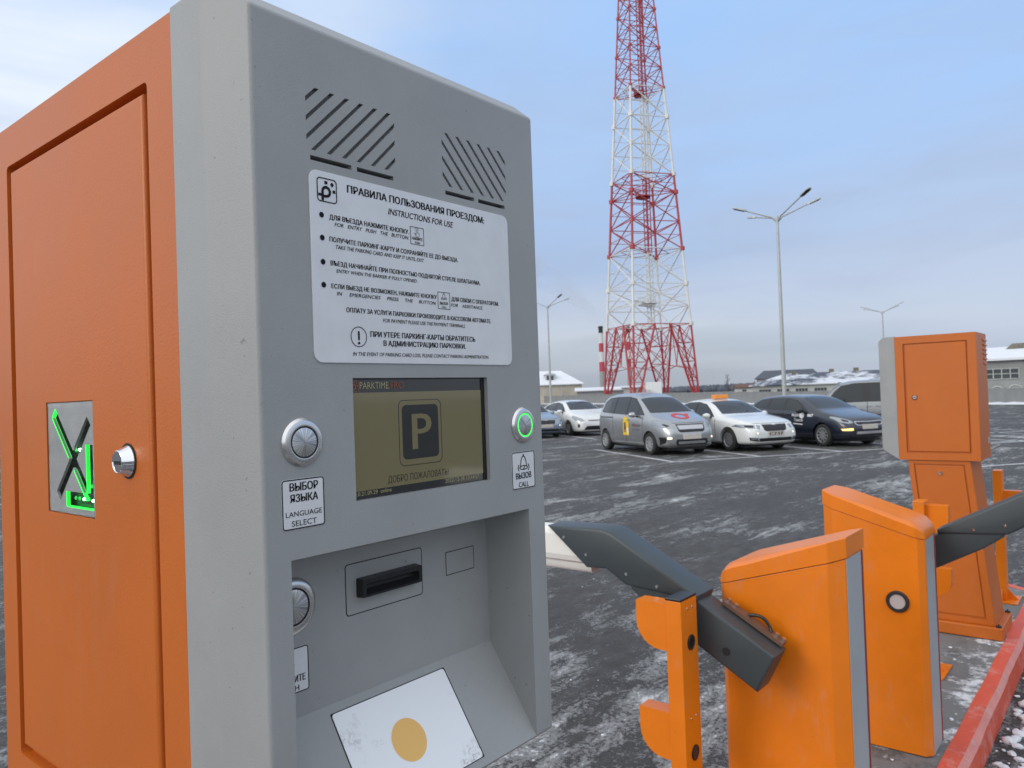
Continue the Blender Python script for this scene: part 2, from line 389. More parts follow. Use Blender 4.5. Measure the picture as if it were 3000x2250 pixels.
# raised island with a red kerb round it
IX0, IX1, IY0, IY1, IZ = -1.6, 7.12, 0.615, 1.42, 0.15
def plan(inset, c):
    a, b, p, q = IX0 + inset, IX1 - inset, IY0 + inset, IY1 - inset
    return [(a, p), (b - c, p), (b - c * 0.45, p + c * 0.12), (b, p + c * 0.7), (b, q - c * 0.4), (b - c * 0.4, q), (a, q)]
bm = BM(); prism_z(bm, plan(0.095, 0.28), -0.05, IZ - 0.004)
tag(build('island_surface', bm, CONCRETE), kind='structure')
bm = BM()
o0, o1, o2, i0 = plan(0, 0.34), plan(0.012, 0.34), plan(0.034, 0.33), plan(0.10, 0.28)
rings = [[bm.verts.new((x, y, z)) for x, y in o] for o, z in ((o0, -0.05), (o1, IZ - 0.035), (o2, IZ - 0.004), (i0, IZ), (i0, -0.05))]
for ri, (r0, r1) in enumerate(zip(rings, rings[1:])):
    for k in range(len(r0)): bm.faces.new((r0[k], r0[(k + 1) % len(r0)], r1[(k + 1) % len(r0)], r1[k])).material_index = 1 if ri == 1 else 0  # chamfer ring takes the paler paint that stands in for light on it
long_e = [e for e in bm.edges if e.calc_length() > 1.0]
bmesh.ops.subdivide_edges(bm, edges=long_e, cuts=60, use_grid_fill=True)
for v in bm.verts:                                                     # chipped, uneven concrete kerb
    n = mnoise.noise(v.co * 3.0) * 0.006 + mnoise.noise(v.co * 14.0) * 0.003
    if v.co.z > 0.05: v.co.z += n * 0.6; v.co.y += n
tag(build('kerb', bm, [KERB, KERBEDGE]), kind='structure')
bm = BM(); box(bm, 0.25, 0.82, 0.72, 1.30, 0.1465, 0.2005)
tag(build('concrete_pad', bm, CONCRETE, bevel=0.006), kind='structure')

# parking bays: thin painted lines 4 mm above the asphalt
U = Vector((0.574, 0.819)).normalized(); V = Vector((0.814, -0.581)).normalized()
bm = BM()
def line(p, q, wd=0.12, z=0.004):
    p, q = Vector(p), Vector(q); d = (q - p).normalized(); n = Vector((-d.y, d.x)) * wd / 2
    bm.faces.new([bm.verts.new((c.x, c.y, z)) for c in (p + n, p - n, q - n, q + n)])
B0 = Vector((16.95, 8.93))
line(B0 - V * 0.1, B0 + V * 17.5)
for k in range(8):
    c = B0 + V * (2.42 * k); line(c + U * 0.07, c + U * 5.2)
B1 = Vector((24.2, 16.15)) - V * 2.0
for k in range(3):
    c = B1 + V * (-2.5 * k + 2.2); line(c + U * 0.0, c + U * 5.0)
r0 = Vector((17.75, 2.61)); line(r0 - V * 0.6, r0 + V * 9, 0.12, 0.008)
s0 = Vector((24.39, 3.25)); line(s0 - V * 0.5, s0 + V * 12)
s1 = Vector((29.1, 3.86)); line(s1 - V * 1, s1 + V * 12)
for k in range(4): line(s0 + V * (2.5 * k + 1.2) + U * 0.07, s0 + V * (2.5 * k + 1.2) + U * 4.4)
tag(build('parking_lines', bm, LINE), kind='structure')
# low snow ridge ploughed against the far fence
bm = BM()
P0 = Vector((52.0, -9.5)); UF = Vector((0.56, 0.828)).normalized()
NS = 220; prev = None
for k in range(NS + 1):
    c = P0 + UF * (k * 0.6); nrm = Vector((-UF.y, UF.x))
    hgt = 0.12 + 0.12 * mnoise.noise(Vector((k * 0.21, 0, 3))) + 0.06 * mnoise.noise(Vector((k * 0.9, 5, 3)))
    row = [bm.verts.new((c.x + nrm.x * d, c.y + nrm.y * d, z)) for d, z in ((0.0, max(hgt, .03)), (0.5, max(hgt * 0.8, .02)), (1.1, max(hgt * .35, .01)), (1.7, -0.02))]
    if prev:
        for a in range(3): bm.faces.new((prev[a], row[a], row[a + 1], prev[a + 1]))
    prev = row
tag(build('snow_ridge', bm, SNOW, smooth=60), kind='structure')
# loose snow chunks and crumbs beside the kerb and over the island
bm = BM()
def chunk(x, y, z, s):
    g = bmesh.ops.create_icosphere(bm, subdivisions=2, radius=s)
    ph = random.random() * 50; fl = random.uniform(0.4, 0.8); a = random.random() * 6.3
    for v in g['verts']:
        n = 1 + 0.5 * mnoise.noise(v.co * (1.6 / s) + Vector((ph, 0, 0)))
        q = Vector((v.co.x * 1.3, v.co.y, v.co.z * fl)) * n
        v.co = Vector((x + q.x * math.cos(a) - q.y * math.sin(a), y + q.x * math.sin(a) + q.y * math.cos(a), z + q.z))
for k in range(150):
    x = random.uniform(3.5, 9.0); y = 0.60 - abs(random.gauss(0, 0.22)); chunk(x, y, 0.004, random.choice((.005, .006, .008, .012, .018)))
for k in range(14):
    chunk(random.uniform(3.9, 4.9), 0.57 - abs(random.gauss(0, 0.06)), 0.004, random.uniform(.015, .03))
for k in range(60): chunk(random.uniform(2.9, 6.9), random.uniform(0.73, 1.35), IZ - 0.002, random.uniform(.003, .010))
for k in range(26): chunk(random.uniform(2.6, 7.5), random.uniform(1.5, 4.5), 0.001, random.uniform(.003, .009))
tag(build('snow_chunks', bm, SNOW, smooth=60), 'loose white snow chunks scattered by the red kerb and on the asphalt', kind='stuff')

# ---------------------------------------------------------------- parking terminal
HW = 0.2006
def shell_bm():
    bm = BM()
    prism_z(bm, [(-HW, .101), (-HW, .050), (-.186, 0), (.186, 0), (HW, .050), (HW, .101)], 1.02, 1.96)
    def cut(co, no):
        r = bmesh.ops.bisect_plane(bm, geom=bm.verts[:] + bm.edges[:] + bm.faces[:], plane_co=co, plane_no=no, clear_outer=True)
        es = [e for e in r['geom_cut'] if isinstance(e, bmesh.types.BMEdge)]
        bmesh.ops.contextual_create(bm, geom=es)
    cut((0, 0, 1.9035), (0, 0, 1)); cut((0, 0, 1.877), (0, -.0265, .034)); cut((0, 0, 1.160), (0, -.065, -.101))
    bmesh.ops.recalc_face_normals(bm, faces=bm.faces)
    bevel_bm(bm, 0.0030, 3, 8, lambda e: min(v.co.y for v in e.verts) < 0.099)
    return bm
RB = .067                                                             # depth of the recess
A0 = Vector((0, 1.1612)); RD = Vector((.067, 1.258 - 1.1612)); RL = RD.length; RD.normalize()
def ramp_map(dx=0.0, lift=0.0):
    n = Vector((-RD.y, RD.x))
    return lambda u, v: (u + dx, RD.x * v + n.x * lift, A0.y + RD.y * v + n.y * lift)
def make_terminal(name, loc, rz, label, door_side, detailed):
    t = empty(name, loc, rz, label=label, cat='parking machine', group='parking terminals on the island')
    fp = build('front_panel', shell_bm(), GREY, t, smooth=28)
    c = BM()
    prism_x(c, [(-.05, 1.4335), (0, 1.4195), (RB, 1.402), (RB, 1.258), (0, 1.1612), (-.05, 1.1612 - .05 * RD.y / RD.x)], -.162, .155)
    bevel_bm(c, .004, 2, 60, lambda e: abs(e.verts[0].co.x - e.verts[1].co.x) < 1e-6)
    boolean(fp, c)
    if detailed:
        c = BM(); box(c, -.0925, .0905, -.02, .007, 1.4595, 1.5704); boolean(fp, c)
        for mx in (lambda x: x, lambda x: 1.0641 - 2 * .532 - x):
            c = BM()
            x0, x1, z0, z1 = .398 - .532, .4998 - .532, 1.9698 - .201, 2.0252 - .201
            for k in range(9):
                cc = (.408 - .532) - z1 + .0166 * k                   # left edge of slit: x - z = cc
                wd = .0046; pts = []
                def clip(poly, f):
                    o = []
                    for a, b in zip(poly, poly[1:] + poly[:1]):
                        fa, fb = f(a), f(b)
                        if fa >= 0: o.append(a)
                        if fa * fb < 0:
                            s = fa / (fa - fb); o.append((a[0] + (b[0] - a[0]) * s, a[1] + (b[1] - a[1]) * s))
                    return o
                poly = [(cc + z0 - .01, z0 - .01), (cc + z0 - .01 + wd, z0 - .01), (cc + z1 + .01 + wd, z1 + .01), (cc + z1 + .01, z1 + .01)]
                for f in (lambda p: p[0] - x0, lambda p: x1 - p[0], lambda p: p[1] - z0, lambda p: z1 - p[1]):
                    if poly: poly = clip(poly, f)
                if len(poly) > 2: prism_y(c, [(mx(p[0]), p[1]) for p in poly], -.01, .0052)
            boolean(fp, c)
            c = BM()
            for a, b in ((.4013, .446), (.4523, .4967)):
                q = sorted((mx(a - .532), mx(b - .532))); box(c, q[0], q[1], -.01, .016, 1.9608 - .201, 1.965 - .201)
            boolean(fp, c)
            bm = BM(); q = sorted((mx(x0 - .002), mx(x1 + .002))); box(bm, q[0], q[1], .0030, .0062, z0 - .002, z1 + .002)
            build('vent_mesh', bm, MESHM, t)
            for a, b in ((.4013, .446), (.4523, .4967)):
                bm = BM(); q = sorted((mx(a - .532), mx(b - .532))); box(bm, q[0] - .001, q[1] + .001, .010, .018, 1.9598 - .201, 1.966 - .201)
                build('speaker_slot', bm, DARKGAP, t)
    smooth_obj(fp, 28)
    # orange housing with a door let into the side
    hb = BM(); box(hb, -HW + .0012, HW - .0012, .1014, .566, 1.094, 1.8995)
    bevel_bm(hb, .007, 3, 30)
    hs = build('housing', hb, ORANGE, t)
    s = door_side                                                     # -1 or +1
    c = BM(); xa, xb = sorted((s * (HW - .013), s * (HW + .05)))
    prism_x(c, rrect(.150, .519, 1.137, 1.8515, .006), xa, xb)
    boolean(hs, c)
    bm = BM(); box(bm, *sorted((s * (HW - .014), s * (HW - .0018))), .1625, .5105, 1.149, 1.8445)
    bmesh.ops.recalc_face_normals(bm, faces=bm.faces)
    bevel_bm(bm, .0045, 3, 30, lambda e: min(abs(v.co.x) for v in e.verts) > HW - .008)
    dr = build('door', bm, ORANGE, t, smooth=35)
    if detailed:
        c = BM(); box(c, *sorted((s * (HW - .006), s * (HW + .02))), .2885, .4135, 1.4375, 1.5602); boolean(dr, c)
        c = BM(); box(c, *sorted((s * (HW - .0135), s * (HW - .003))), .292, .410, 1.441, 1.557); boolean(dr, c)
    smooth_obj(dr, 35); smooth_obj(hs, 35)
    # lock
    bm = BM(); ly, lz = .2097, 1.4995
    lathe(bm, [(.0005, 0), (.0150, 0), (.0152, .0018), (.0140, .0040), (.0112, .0108), (.0104, .0114), (.0100, .0108), (.0005, .0108)], (s * (HW - .0022), ly, lz), (s, 0, 0), 40)
    bm2 = BM(); lathe(bm2, [(.0005, 0), (.0172, 0), (.0172, .0014), (.0005, .0014)], (s * (HW - .0022), ly, lz), (s, 0, 0), 40)
    lk = build('lock', bm, CHROME, dr, smooth=30)
    build('lock_gasket', bm2, DARKGAP, dr)
    bm = BM(); box(bm, *sorted((s * (HW + .008), s * (HW + .0090))), ly - .0062, ly + .0062, lz - .0026, lz + .0008)
    build('keyhole', bm, DARKGAP, dr)
    if detailed: signal_display(dr, s)
    # pedestal, leaning back a little, on a flat base
    pb = BM()
    tops = (.150, .507, 1.094); bots = (.232, .602, .075); hw = .186
    vs = [pb.verts.new(p) for p in ((-hw, tops[0], 1.0935), (hw, tops[0], 1.0935), (hw, tops[1], 1.0935), (-hw, tops[1], 1.0935),
                                    (-hw, bots[0], .075), (hw, bots[0], .075), (hw, bots[1], .075), (-hw, bots[1], .075))]
    for q in ((0, 1, 2, 3), (7, 6, 5, 4), (0, 4, 5, 1), (1, 5, 6, 2), (2, 6, 7, 3), (3, 7, 4, 0)): pb.faces.new([vs[i] for i in q])
    bmesh.ops.recalc_face_normals(pb, faces=pb.faces); bevel_bm(pb, .006, 2)
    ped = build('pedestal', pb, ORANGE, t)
    o = [(.183, 1.068), (.475, 1.068), (.556, .112), (.262, .112)]
    c = BM(); prism_x(c, o, *sorted((s * (hw - .010), s * (hw + .05)))); boolean(ped, c); smooth_obj(ped, 35)
    i = [(.1915, 1.060), (.4675, 1.060), (.547, .121), (.2705, .121)]
    bm = BM(); prism_x(bm, i, *sorted((s * (hw - .012), s * (hw - .0015)))); bmesh.ops.recalc_face_normals(bm, faces=bm.faces); bevel_bm(bm, .003, 2)
    pd = build('pedestal_door', bm, ORANGE, t)
    bm = BM(); lathe(bm, [(.0005, 0), (.0145, 0), (.0145, .003), (.010, .012), (.0005, .0125)], (s * (hw - .0015), .335, 1.012), (s, 0, 0), 28)
    build('pedestal_lock', bm, CHROME, pd, smooth=30)
    bm = BM(); box(bm, -.222, .222, .165, .642, 0, .075); build('base', bm, ORANGE, t, bevel=.006)
    for y in (.62, .19):
        for x in (-.196, .196):
            bm = BM(); lathe(bm, [(.016, 0), (.016, .010), (.004, .010), (.004, .02)], (x, y, .0755), (0, 0, 1), 6)
            build('anchor_bolt', bm, DARKPL, t)
    if not detailed:
        bm = BM()
        for k in range(6):                                            # louvres pressed into the back sheet
            z = 1.865 - k * .030
            prism_x(bm, [(.5655, z), (.577, z - .013), (.5655, z - .015)], -.185, -.06)
        build('louvres', bm, ORANGE, t)
        bm = BM(); box(bm, -.17, -.10, .5663, .568, 1.185, 1.225); build('rating_plate', bm, STRIPE, t)
    return t
def signal_display(dr, s):
    X0 = s * (HW - .0062)
    def rect_s(b): return b
    def fm(x):                                                        # (u = distance to the rear, z)
        return lambda u, v: (x, u, v)
    # outlines in the side plane: y (local), z (local)
    def q(pts): return [(a - .548, b - .201) for a, b in pts]
    a = .0066
    def bar(p0, p1):
        (y0, z0), (y1, z1) = p0, p1; d = math.hypot(y1 - y0, z1 - z0); dy, dz = (y1 - y0) / d, (z1 - z0) / d
        return [(y0 - dz * a, z0 + dy * a), (y0 + dz * a, z0 - dy * a), (y1 + dz * a, z1 - dy * a), (y1 - dz * a, z1 + dy * a)]
    arms = [bar(*q([(.9428, 1.7482), (.8490, 1.6545)])), bar(*q([(.8513, 1.7402), (.9356, 1.6575)])),
            q([(.8430, 1.7150), (.8580, 1.7150), (.8580, 1.6636), (.9120, 1.6636), (.9120, 1.6478), (.8430, 1.6478)])]
    bm = BM(); box(bm, *sorted((X0, X0 + s * .0028)), .2895, .4125, 1.4385, 1.5592)
    pn = build('signal_panel', bm, mat('smoked grey panel', (0.36, 0.37, 0.375), 0.22, var=0.08, vscale=30), dr)
    for k, ar in enumerate(arms):
        c = BM(); prism_x(c, ar, *sorted((X0 - s * .004, X0 + s * .01))); boolean(pn, c)
    bm = BM(); box(bm, *sorted((X0 - s * .0045, X0 - s * .0058)), .2935, .4085, 1.4425, 1.5555)
    build('signal_backing', bm, mat('dark green glass', (0.012, 0.03, 0.018), 0.25), dr)
    # lit cut edges: the walls of the arrow-shaped opening
    def strip(p0, p1, wd=.0014):
        (y0, z0), (y1, z1) = p0, p1; d = math.hypot(y1 - y0, z1 - z0); ny, nz = -(z1 - z0) / d * wd, (y1 - y0) / d * wd
        prism_x(bm, [(y0, z0), (y1, z1), (y1 - ny, z1 - nz), (y0 - ny, z0 - nz)], *sorted((X0 - s * .0004, X0 + s * .0031)))
    bm = BM()
    A = arms[0]; 
    lo = max((A[0], A[1]), key=lambda p: p[0]); hi = min((A[0], A[1]), key=lambda p: p[0])
    def along(p, tt): return (p[0] - .0937 * tt * 1.0, p[1] - .0937 * tt)
    strip(lo, hi); strip(along(lo, .46), lo); strip(along(lo, .93), along(lo, .60))
    r = arms[2]
    strip(r[2], r[1]); strip(r[4], r[3]); strip(r[5], r[4])
    build('light_strip', bm, LEDG, dr)
    for y, z in ((.8912, 1.7085), (.8505, 1.6742), (.8830, 1.6555), (.8600, 1.6550)):
        bm = BM(); lathe(bm, [(.0016, 0), (.0016, .001), (.0010, .0022), (.0003, .0025)], (X0 - s * .0045, y - .548, z - .201), (s, 0, 0), 12)
        build('led', bm, LEDW, dr, smooth=40)
    for y, z in ((.9330, 1.7380), (.9230, 1.7290), (.9130, 1.7180), (.9020, 1.7080), (.8730, 1.6800), (.8640, 1.6700), (.8505, 1.7040), (.8505, 1.6900), (.8960, 1.6555), (.9060, 1.6555), (.8720, 1.6560), (.8500, 1.6560)):
        bm = BM(); lathe(bm, [(.0021, 0), (.0019, .0012), (.0004, .0020)], (X0 - s * .0045, y - .548, z - .201), (s, 0, 0), 10)
        build('led', bm, mat('dim green led', (.02, .3, .05), .3, emit=(.03, .7, .08), estr=.55), dr, smooth=40)
    bm = BM(); box(bm, *sorted((X0 + s * .0036, X0 + s * .0040)), .2892, .4128, 1.4382, 1.5595)
    g = mat('clear cover glass', (1, 1, 1), 0.03); g.node_tree.nodes['Principled BSDF'].inputs['Transmission Weight'].default_value = 1.0
    g.node_tree.nodes['Principled BSDF'].inputs['IOR'].default_value = 1.08
    build('cover_glass', bm, g, dr)

T1 = make_terminal('parking_terminal', (.532, .548, .201), 0, 'large grey and orange parking terminal close in front with screen and printed instruction plate', -1, True)
make_terminal('parking_terminal', (5.7006, 1.358, .15), math.pi, 'second orange parking terminal with grey front, standing behind the barriers on a leaning pedestal', 1, False)

# --- instruction plate
bm = BM(); prism_y(bm, rrect(-.1335, .133, 1.5838, 1.7517, .0085), -.0013, .0002)
ip = build('instruction_plate', bm, SILVER, T1, bevel=.0003, seg=1)
TX = BM(); YP = -.0016
def T(s, a, b, h, bold=.018, sh=0.0): text(TX, s, a[0], b[0], (a[1] + b[1]) / 2, h - a[1], YP, max(bold, .009), sh)
I = .22
T('ПРАВИЛА ПОЛЬЗОВАНИЯ ПРОЕЗДОМ:', (-.0928, 1.7376), (.0926, 1.7380), 1.7440, .026)
T('INSTRUCTIONS FOR USE', (-.0449, 1.7256), (.0438, 1.7262), 1.7314, 0, I)
T('ДЛЯ ВЪЕЗДА НАЖМИТЕ КНОПКУ.', (-.1135, 1.7100), (-.0191, 1.7108), 1.7141, .024)
T('FOR   ENTRY   PUSH   THE   BUTTON.', (-.1081, 1.7047), (-.0195, 1.7054), 1.7080, 0, I)
T('ПОЛУЧИТЕ ПАРКИНГ-КАРТУ И СОХРАНЯЙТЕ ЕЕ ДО ВЫЕЗДА.', (-.1140, 1.6905), (.0493, 1.6911), 1.6945, .024)
T('TAKE THE PARKING CARD AND KEEP IT UNTIL EXIT.', (-.1075, 1.6848), (.0002, 1.6853), 1.6882, 0, I)
T('ВЪЕЗД НАЧИНАЙТЕ ПРИ ПОЛНОСТЬЮ ПОДНЯТОЙ СТРЕЛЕ ШЛАГБАУМА.', (-.1137, 1.6695), (.0829, 1.6699), 1.6735, .024)
T('ENTRY WHEN THE BARRIER IF FULLY OPENED.', (-.1077, 1.6637), (-.0100, 1.6640), 1.6668, 0, I)
T('ЕСЛИ ВЫЕЗД НЕ ВОЗМОЖЕН, НАЖМИТЕ КНОПКУ', (-.1135, 1.6496), (.0161, 1.6496), 1.6534, .024)
T('ДЛЯ СВЯЗИ С ОПЕРАТОРОМ.', (.0377, 1.6490), (.1123, 1.6497), 1.6530, .024)
T('IN     EMERGENCIES     PRESS     THE     BUTTON', (-.1080, 1.6437), (.0147, 1.6437), 1.6469, 0, I)
T('FOR    ASSISTANCE.', (.0365, 1.6435), (.0858, 1.6437), 1.6467, 0, I)
T('ОПЛАТУ ЗА УСЛУГИ ПАРКОВКИ ПРОИЗВОДИТЕ В КАССОВОМ АВТОМАТЕ.', (-.0980, 1.6292), (.0984, 1.6296), 1.6332, .024)
T('FOR PAYMENT PLEASE USE THE PAYMENT TERMINALS.', (-.0558, 1.6223), (.0570, 1.6227), 1.6257, 0, I)
T('ПРИ УТЕРЕ ПАРКИНГ-КАРТЫ ОБРАТИТЕСЬ', (-.0712, 1.6081), (.0717, 1.6085), 1.6129, .026)
T('В АДМИНИСТРАЦИЮ ПАРКОВКИ.', (-.0557, 1.6003), (.0565, 1.6006), 1.6050, .026)
T('IN THE EVENT OF PARKING CARD LOSS, PLEASE CONTACT PARKING ADMINISTRATION.', (-.0923, 1.5905), (.0927, 1.5906), 1.5938, 0, I)
for z in (1.7130, 1.6930, 1.6719, 1.6518): flat(TX, disc(-.1218, z, .0025), YP)
# exclamation mark in a ring
frame_y(TX, disc(-.0849, 1.6077, .0093, 36), disc(-.0849, 1.6077, .0086, 36), YP, YP + .0001)
flat(TX, rrect(-.0859, -.0839, 1.6046, 1.6130, .0009), YP); flat(TX, disc(-.0849, 1.6020, .0013, 16), YP)
def hand(bm, cx, z0, k, y):                                           # pointing hand, outline
    P = [(-.30, .18), (-.16, .36), (-.16, .92), (-.06, .98), (.03, .92), (.03, .58), (.20, .55), (.36, .48), (.40, .36), (.34, .10), (.22, -.05), (-.06, -.05), (-.38, .28), (-.46, .40), (-.36, .44), (-.22, .34)]
    strokes(bm, [(cx + a * k, z0 + b * k) for a, b in P], k * .05, y)
    strokes(bm, [(cx + .30 * k * math.cos(R(q)) - .06 * k, z0 + .92 * k + .30 * k * math.sin(R(q))) for q in range(-10, 200, 30)], k * .045, y)
def bell(bm, cx, z0, k, y):
    P = [(-.42, .12), (-.34, .2), (-.26, .62), (-.14, .84), (0, .92), (.14, .84), (.26, .62), (.34, .2), (.42, .12)]
    strokes(bm, [(cx + a * k, z0 + b * k) for a, b in P], k * .07, y)
    strokes(bm, [(cx + .42 * k * math.cos(R(q)), z0 + .12 * k + .13 * k * math.sin(R(q))) for q in range(0, 361, 30)], k * .06, y)
    flat(bm, disc(cx, z0 + .98 * k, .07 * k, 12), y); flat(bm, [(cx - .10 * k, z0 - .02 * k), (cx + .02 * k, z0 - .02 * k), (cx + .16 * k, z0 + .22 * k), (cx + .10 * k, z0 + .22 * k)], y)
    for sg in (-1, 1): strokes(bm, [(cx + sg * (.60 * k - .06 * k * abs(q) ** 2), z0 + .12 * k + q * .16 * k) for q in (-1.2, -.5, 0, .5, 1.2)], k * .07, y)
def ring_rect(bm, x0, x1, z0, z1, r, wd, y): frame_y(bm, rrect(x0, x1, z0, z1, r), rrect(x0 + wd, x1 - wd, z0 + wd, z1 - wd, max(r - wd, r * .3)), y, y + .0001)
ring_rect(TX, -.0172, .0010, 1.7013, 1.7188, .0004, .0005, YP); hand(TX, -.0080, 1.7095, .0072, YP)
text(TX, 'НАЖМИТЕ', -.0150, -.0010, 1.7060, .0026, YP, .026); text(TX, 'PUSH', -.0110, -.0045, 1.7024, .0021, YP, .02)
ring_rect(TX, .0177, .0352, 1.6400, 1.6574, .0004, .0005, YP); bell(TX, .0265, 1.6500, .0063, YP)
text(TX, 'ВЫЗОВ', .0206, .0322, 1.6447, .0026, YP, .026); text(TX, 'CALL', .0229, .0300, 1.6411, .0023, YP, .012)
build('lettering', TX, INK, ip)
# emblem: rounded square with a looped letter and three little squares
def emblem(bm, x0, z0, k, y, mi=0):
    P = lambda pts: [(x0 + a * k, z0 + b * k) for a, b in pts]
    frame_y(bm, rrect(x0, x0 + k, z0, z0 + k, k * .16), rrect(x0 + k * .045, x0 + k * .955, z0 + k * .045, z0 + k * .955, k * .12), y, y + .0001, mi)
    n = 18; cx, cz = .46, .44
    outer = [(cx + .245 * math.cos(R(a)), cz + .245 * math.sin(R(a))) for a in range(-100, 181, 20)]
    inner = [(cx + .125 * math.cos(R(a)), cz + .125 * math.sin(R(a))) for a in range(-100, 181, 20)]
    for i in range(len(outer) - 1): flat(bm, P([outer[i], outer[i + 1], inner[i + 1], inner[i]]), y, mi)
    flat(bm, P([(.215, .44), (.335, .44), (.335, .06), (.215, .06)]), y - .00002, mi)
    flat(bm, P([(.06, .34), (.215, .34), (.215, .23), (.06, .23)]), y - .00001, mi)
    flat(bm, P([(.335, .30), (.46, .30), (.46, .19), (.335, .19)]), y - .00001, mi)
    flat(bm, P([(.38, .88), (.53, .88), (.53, .75), (.38, .75)]), y, mi)
    flat(bm, P([(.66, .78), (.76, .88), (.86, .78), (.76, .66)]), y, mi)
    flat(bm, P([(.78, .56), (.92, .56), (.92, .43), (.78, .43)]), y, mi)
bm = BM(); emblem(bm, -.1259, 1.7247, .0214, YP); build('emblem', bm, INK, ip)

# --- screen
SCR = mat('lcd screen yellow', (0.080, 0.077, 0.042), 0.06, spec=0.8, emit=(0.155, 0.130, 0.070), estr=0.24)
SCD = mat('lcd screen dark', (0.010, 0.011, 0.012), 0.06, spec=0.8, emit=(0.028, 0.031, 0.034), estr=0.22)
SCW = mat('lcd screen pale text', (0.10, 0.10, 0.06), 0.15, emit=(0.27, 0.25, 0.14), estr=0.36)
SCO = mat('lcd screen red text', (0.08, 0.02, 0.01), 0.15, emit=(0.16, 0.045, 0.025), estr=0.45)
bm = BM(); box(bm, -.0923, .0903, .0056, .0069, 1.4597, 1.5702)
sc = build('screen', bm, SCD, T1)
bm = BM(); YS = .0053
flat(bm, [(-.0922, 1.4672), (.0850, 1.4672), (.0850, 1.5570), (-.0922, 1.5570)], YS, 0)
YS2 = .0051
frame_y(bm, rrect(-.0345, .0235, 1.4850, 1.5490, .0062), rrect(-.0338, .0228, 1.4857, 1.5483, .0055), YS2, YS2 + .0001, 1)
flat(bm, rrect(-.0300, .0190, 1.4912, 1.5440, .0052), YS2, 1)
text(bm, 'P', -.0168, .0085, 1.5005, .0345, .0049, .01, 0, 0)
text(bm, 'ДОБРО ПОЖАЛОВАТЬ!', -.0502, .0316, 1.4710, .0062, YS2, .004, 0, 1)
text(bm, '4.0.21.09.29  online', -.0905, -.0462, 1.4630, .0036, YS2, 0, 0, 2)
text(bm, '2022-12-28 10:44:57', .0264, .0775, 1.4630, .0036, YS2, 0, 0, 2)
text(bm, 'PARKTIME.', -.0805, -.0445, 1.5605, .0062, YS2, -.004, 0, 2)
text(bm, 'PRO', -.0432, -.0269, 1.5605, .0062, YS2, -.004, 0, 3)
emblem(bm, -.0920, 1.5578, .0105, YS2, 3)
build('display_image', bm, [SCR, SCD, SCW, SCO], sc)
bm = BM(); box(bm, .0852, .0902, .0046, .0055, 1.4600, 1.5700); box(bm, -.0922, .0851, .0046, .0055, 1.5690, 1.5700); build('screen_bezel', bm, BLACK, sc)

# --- push buttons
def push_button(cx, y0, cz, r, lit):
    bm = BM()
    lathe(bm, [(.0008, 0), (r, 0), (r, .0012), (r * .90, .0034), (r * .72, .0044), (r * .67, .0042), (r * .665, .0022), (.0008, .0022)], (0, 0, 0), (0, -1, 0), 56)
    b = build('push_button', bm, STEEL, T1, smooth=30, loc=(cx, y0, cz))
    bm = BM(); lathe(bm, [(r * .655, .0023), (r * .655, .0042), (r * .60, .0042), (r * .60, .0023)], (0, 0, 0), (0, -1, 0), 56, cap=False)
    build('button_ring', bm, LEDG if lit else BLACK, b, smooth=30)
    bm = BM(); lathe(bm, [(.0004, .0044), (r * .56, .0044), (r * .595, .0041), (r * .595, .0022)], (0, 0, 0), (0, -1, 0), 56, cap=False)
    build('button_cap', bm, SPUN, b, smooth=30)
push_button(.3838 - .532, 0, 1.7175 - .201, .0204, False)
push_button(.6806 - .532, 0, 1.7168 - .201, .0202, True)
push_button(.4135 - .532, RB, 1.5627 - .201, .0265, False)

# --- stickers
def sticker(x0, x1, z0, z1, y0, items, art=None):
    bm = BM(); prism_y(bm, rrect(x0, x1, z0, z1, .0030), y0 - .0004, y0 + .0001, 0)
    s = build('sticker', bm, SILVER, T1)
    bm = BM(); ring_rect(bm, x0 + .0002, x1 - .0002, z0 + .0002, z1 - .0002, .0028, .0010, y0 - .0006)
    for st, a, b, z, h, bo in items: text(bm, st, a, b, z, h, y0 - .0007, bo)
    if art: art(bm, y0 - .0007)
    build('lettering', bm, INK, s)
sticker(-.1697, -.1273, 1.4445, 1.4863, 0, [('ВЫБОР', -.1618, -.1339, 1.4765, .0064, .026), ('ЯЗЫКА', -.1615, -.1342, 1.4672, .0062, .026),
        ('LANGUAGE', -.1663, -.1305, 1.4553, .0042, 0), ('SELECT', -.1607, -.1361, 1.4473, .0045, 0)])
sticker(.1266, .1681, 1.4436, 1.4857, 0, [('ВЫЗОВ', .1332, .1608, 1.4552, .0064, .024), ('CALL', .1378, .1557, 1.4458, .0056, .014)], lambda bm, y: bell(bm, .1474, 1.4655, .0165, y))
sticker(-.1440, -.1014, 1.2812, 1.3232, RB, [('НАЖМИТЕ', -.1385, -.1058, 1.2915, .0058, .024), ('PUSH', -.1305, -.1128, 1.2836, .0050, .014)], lambda bm, y: hand(bm, -.1245, 1.3015, .0165, y))

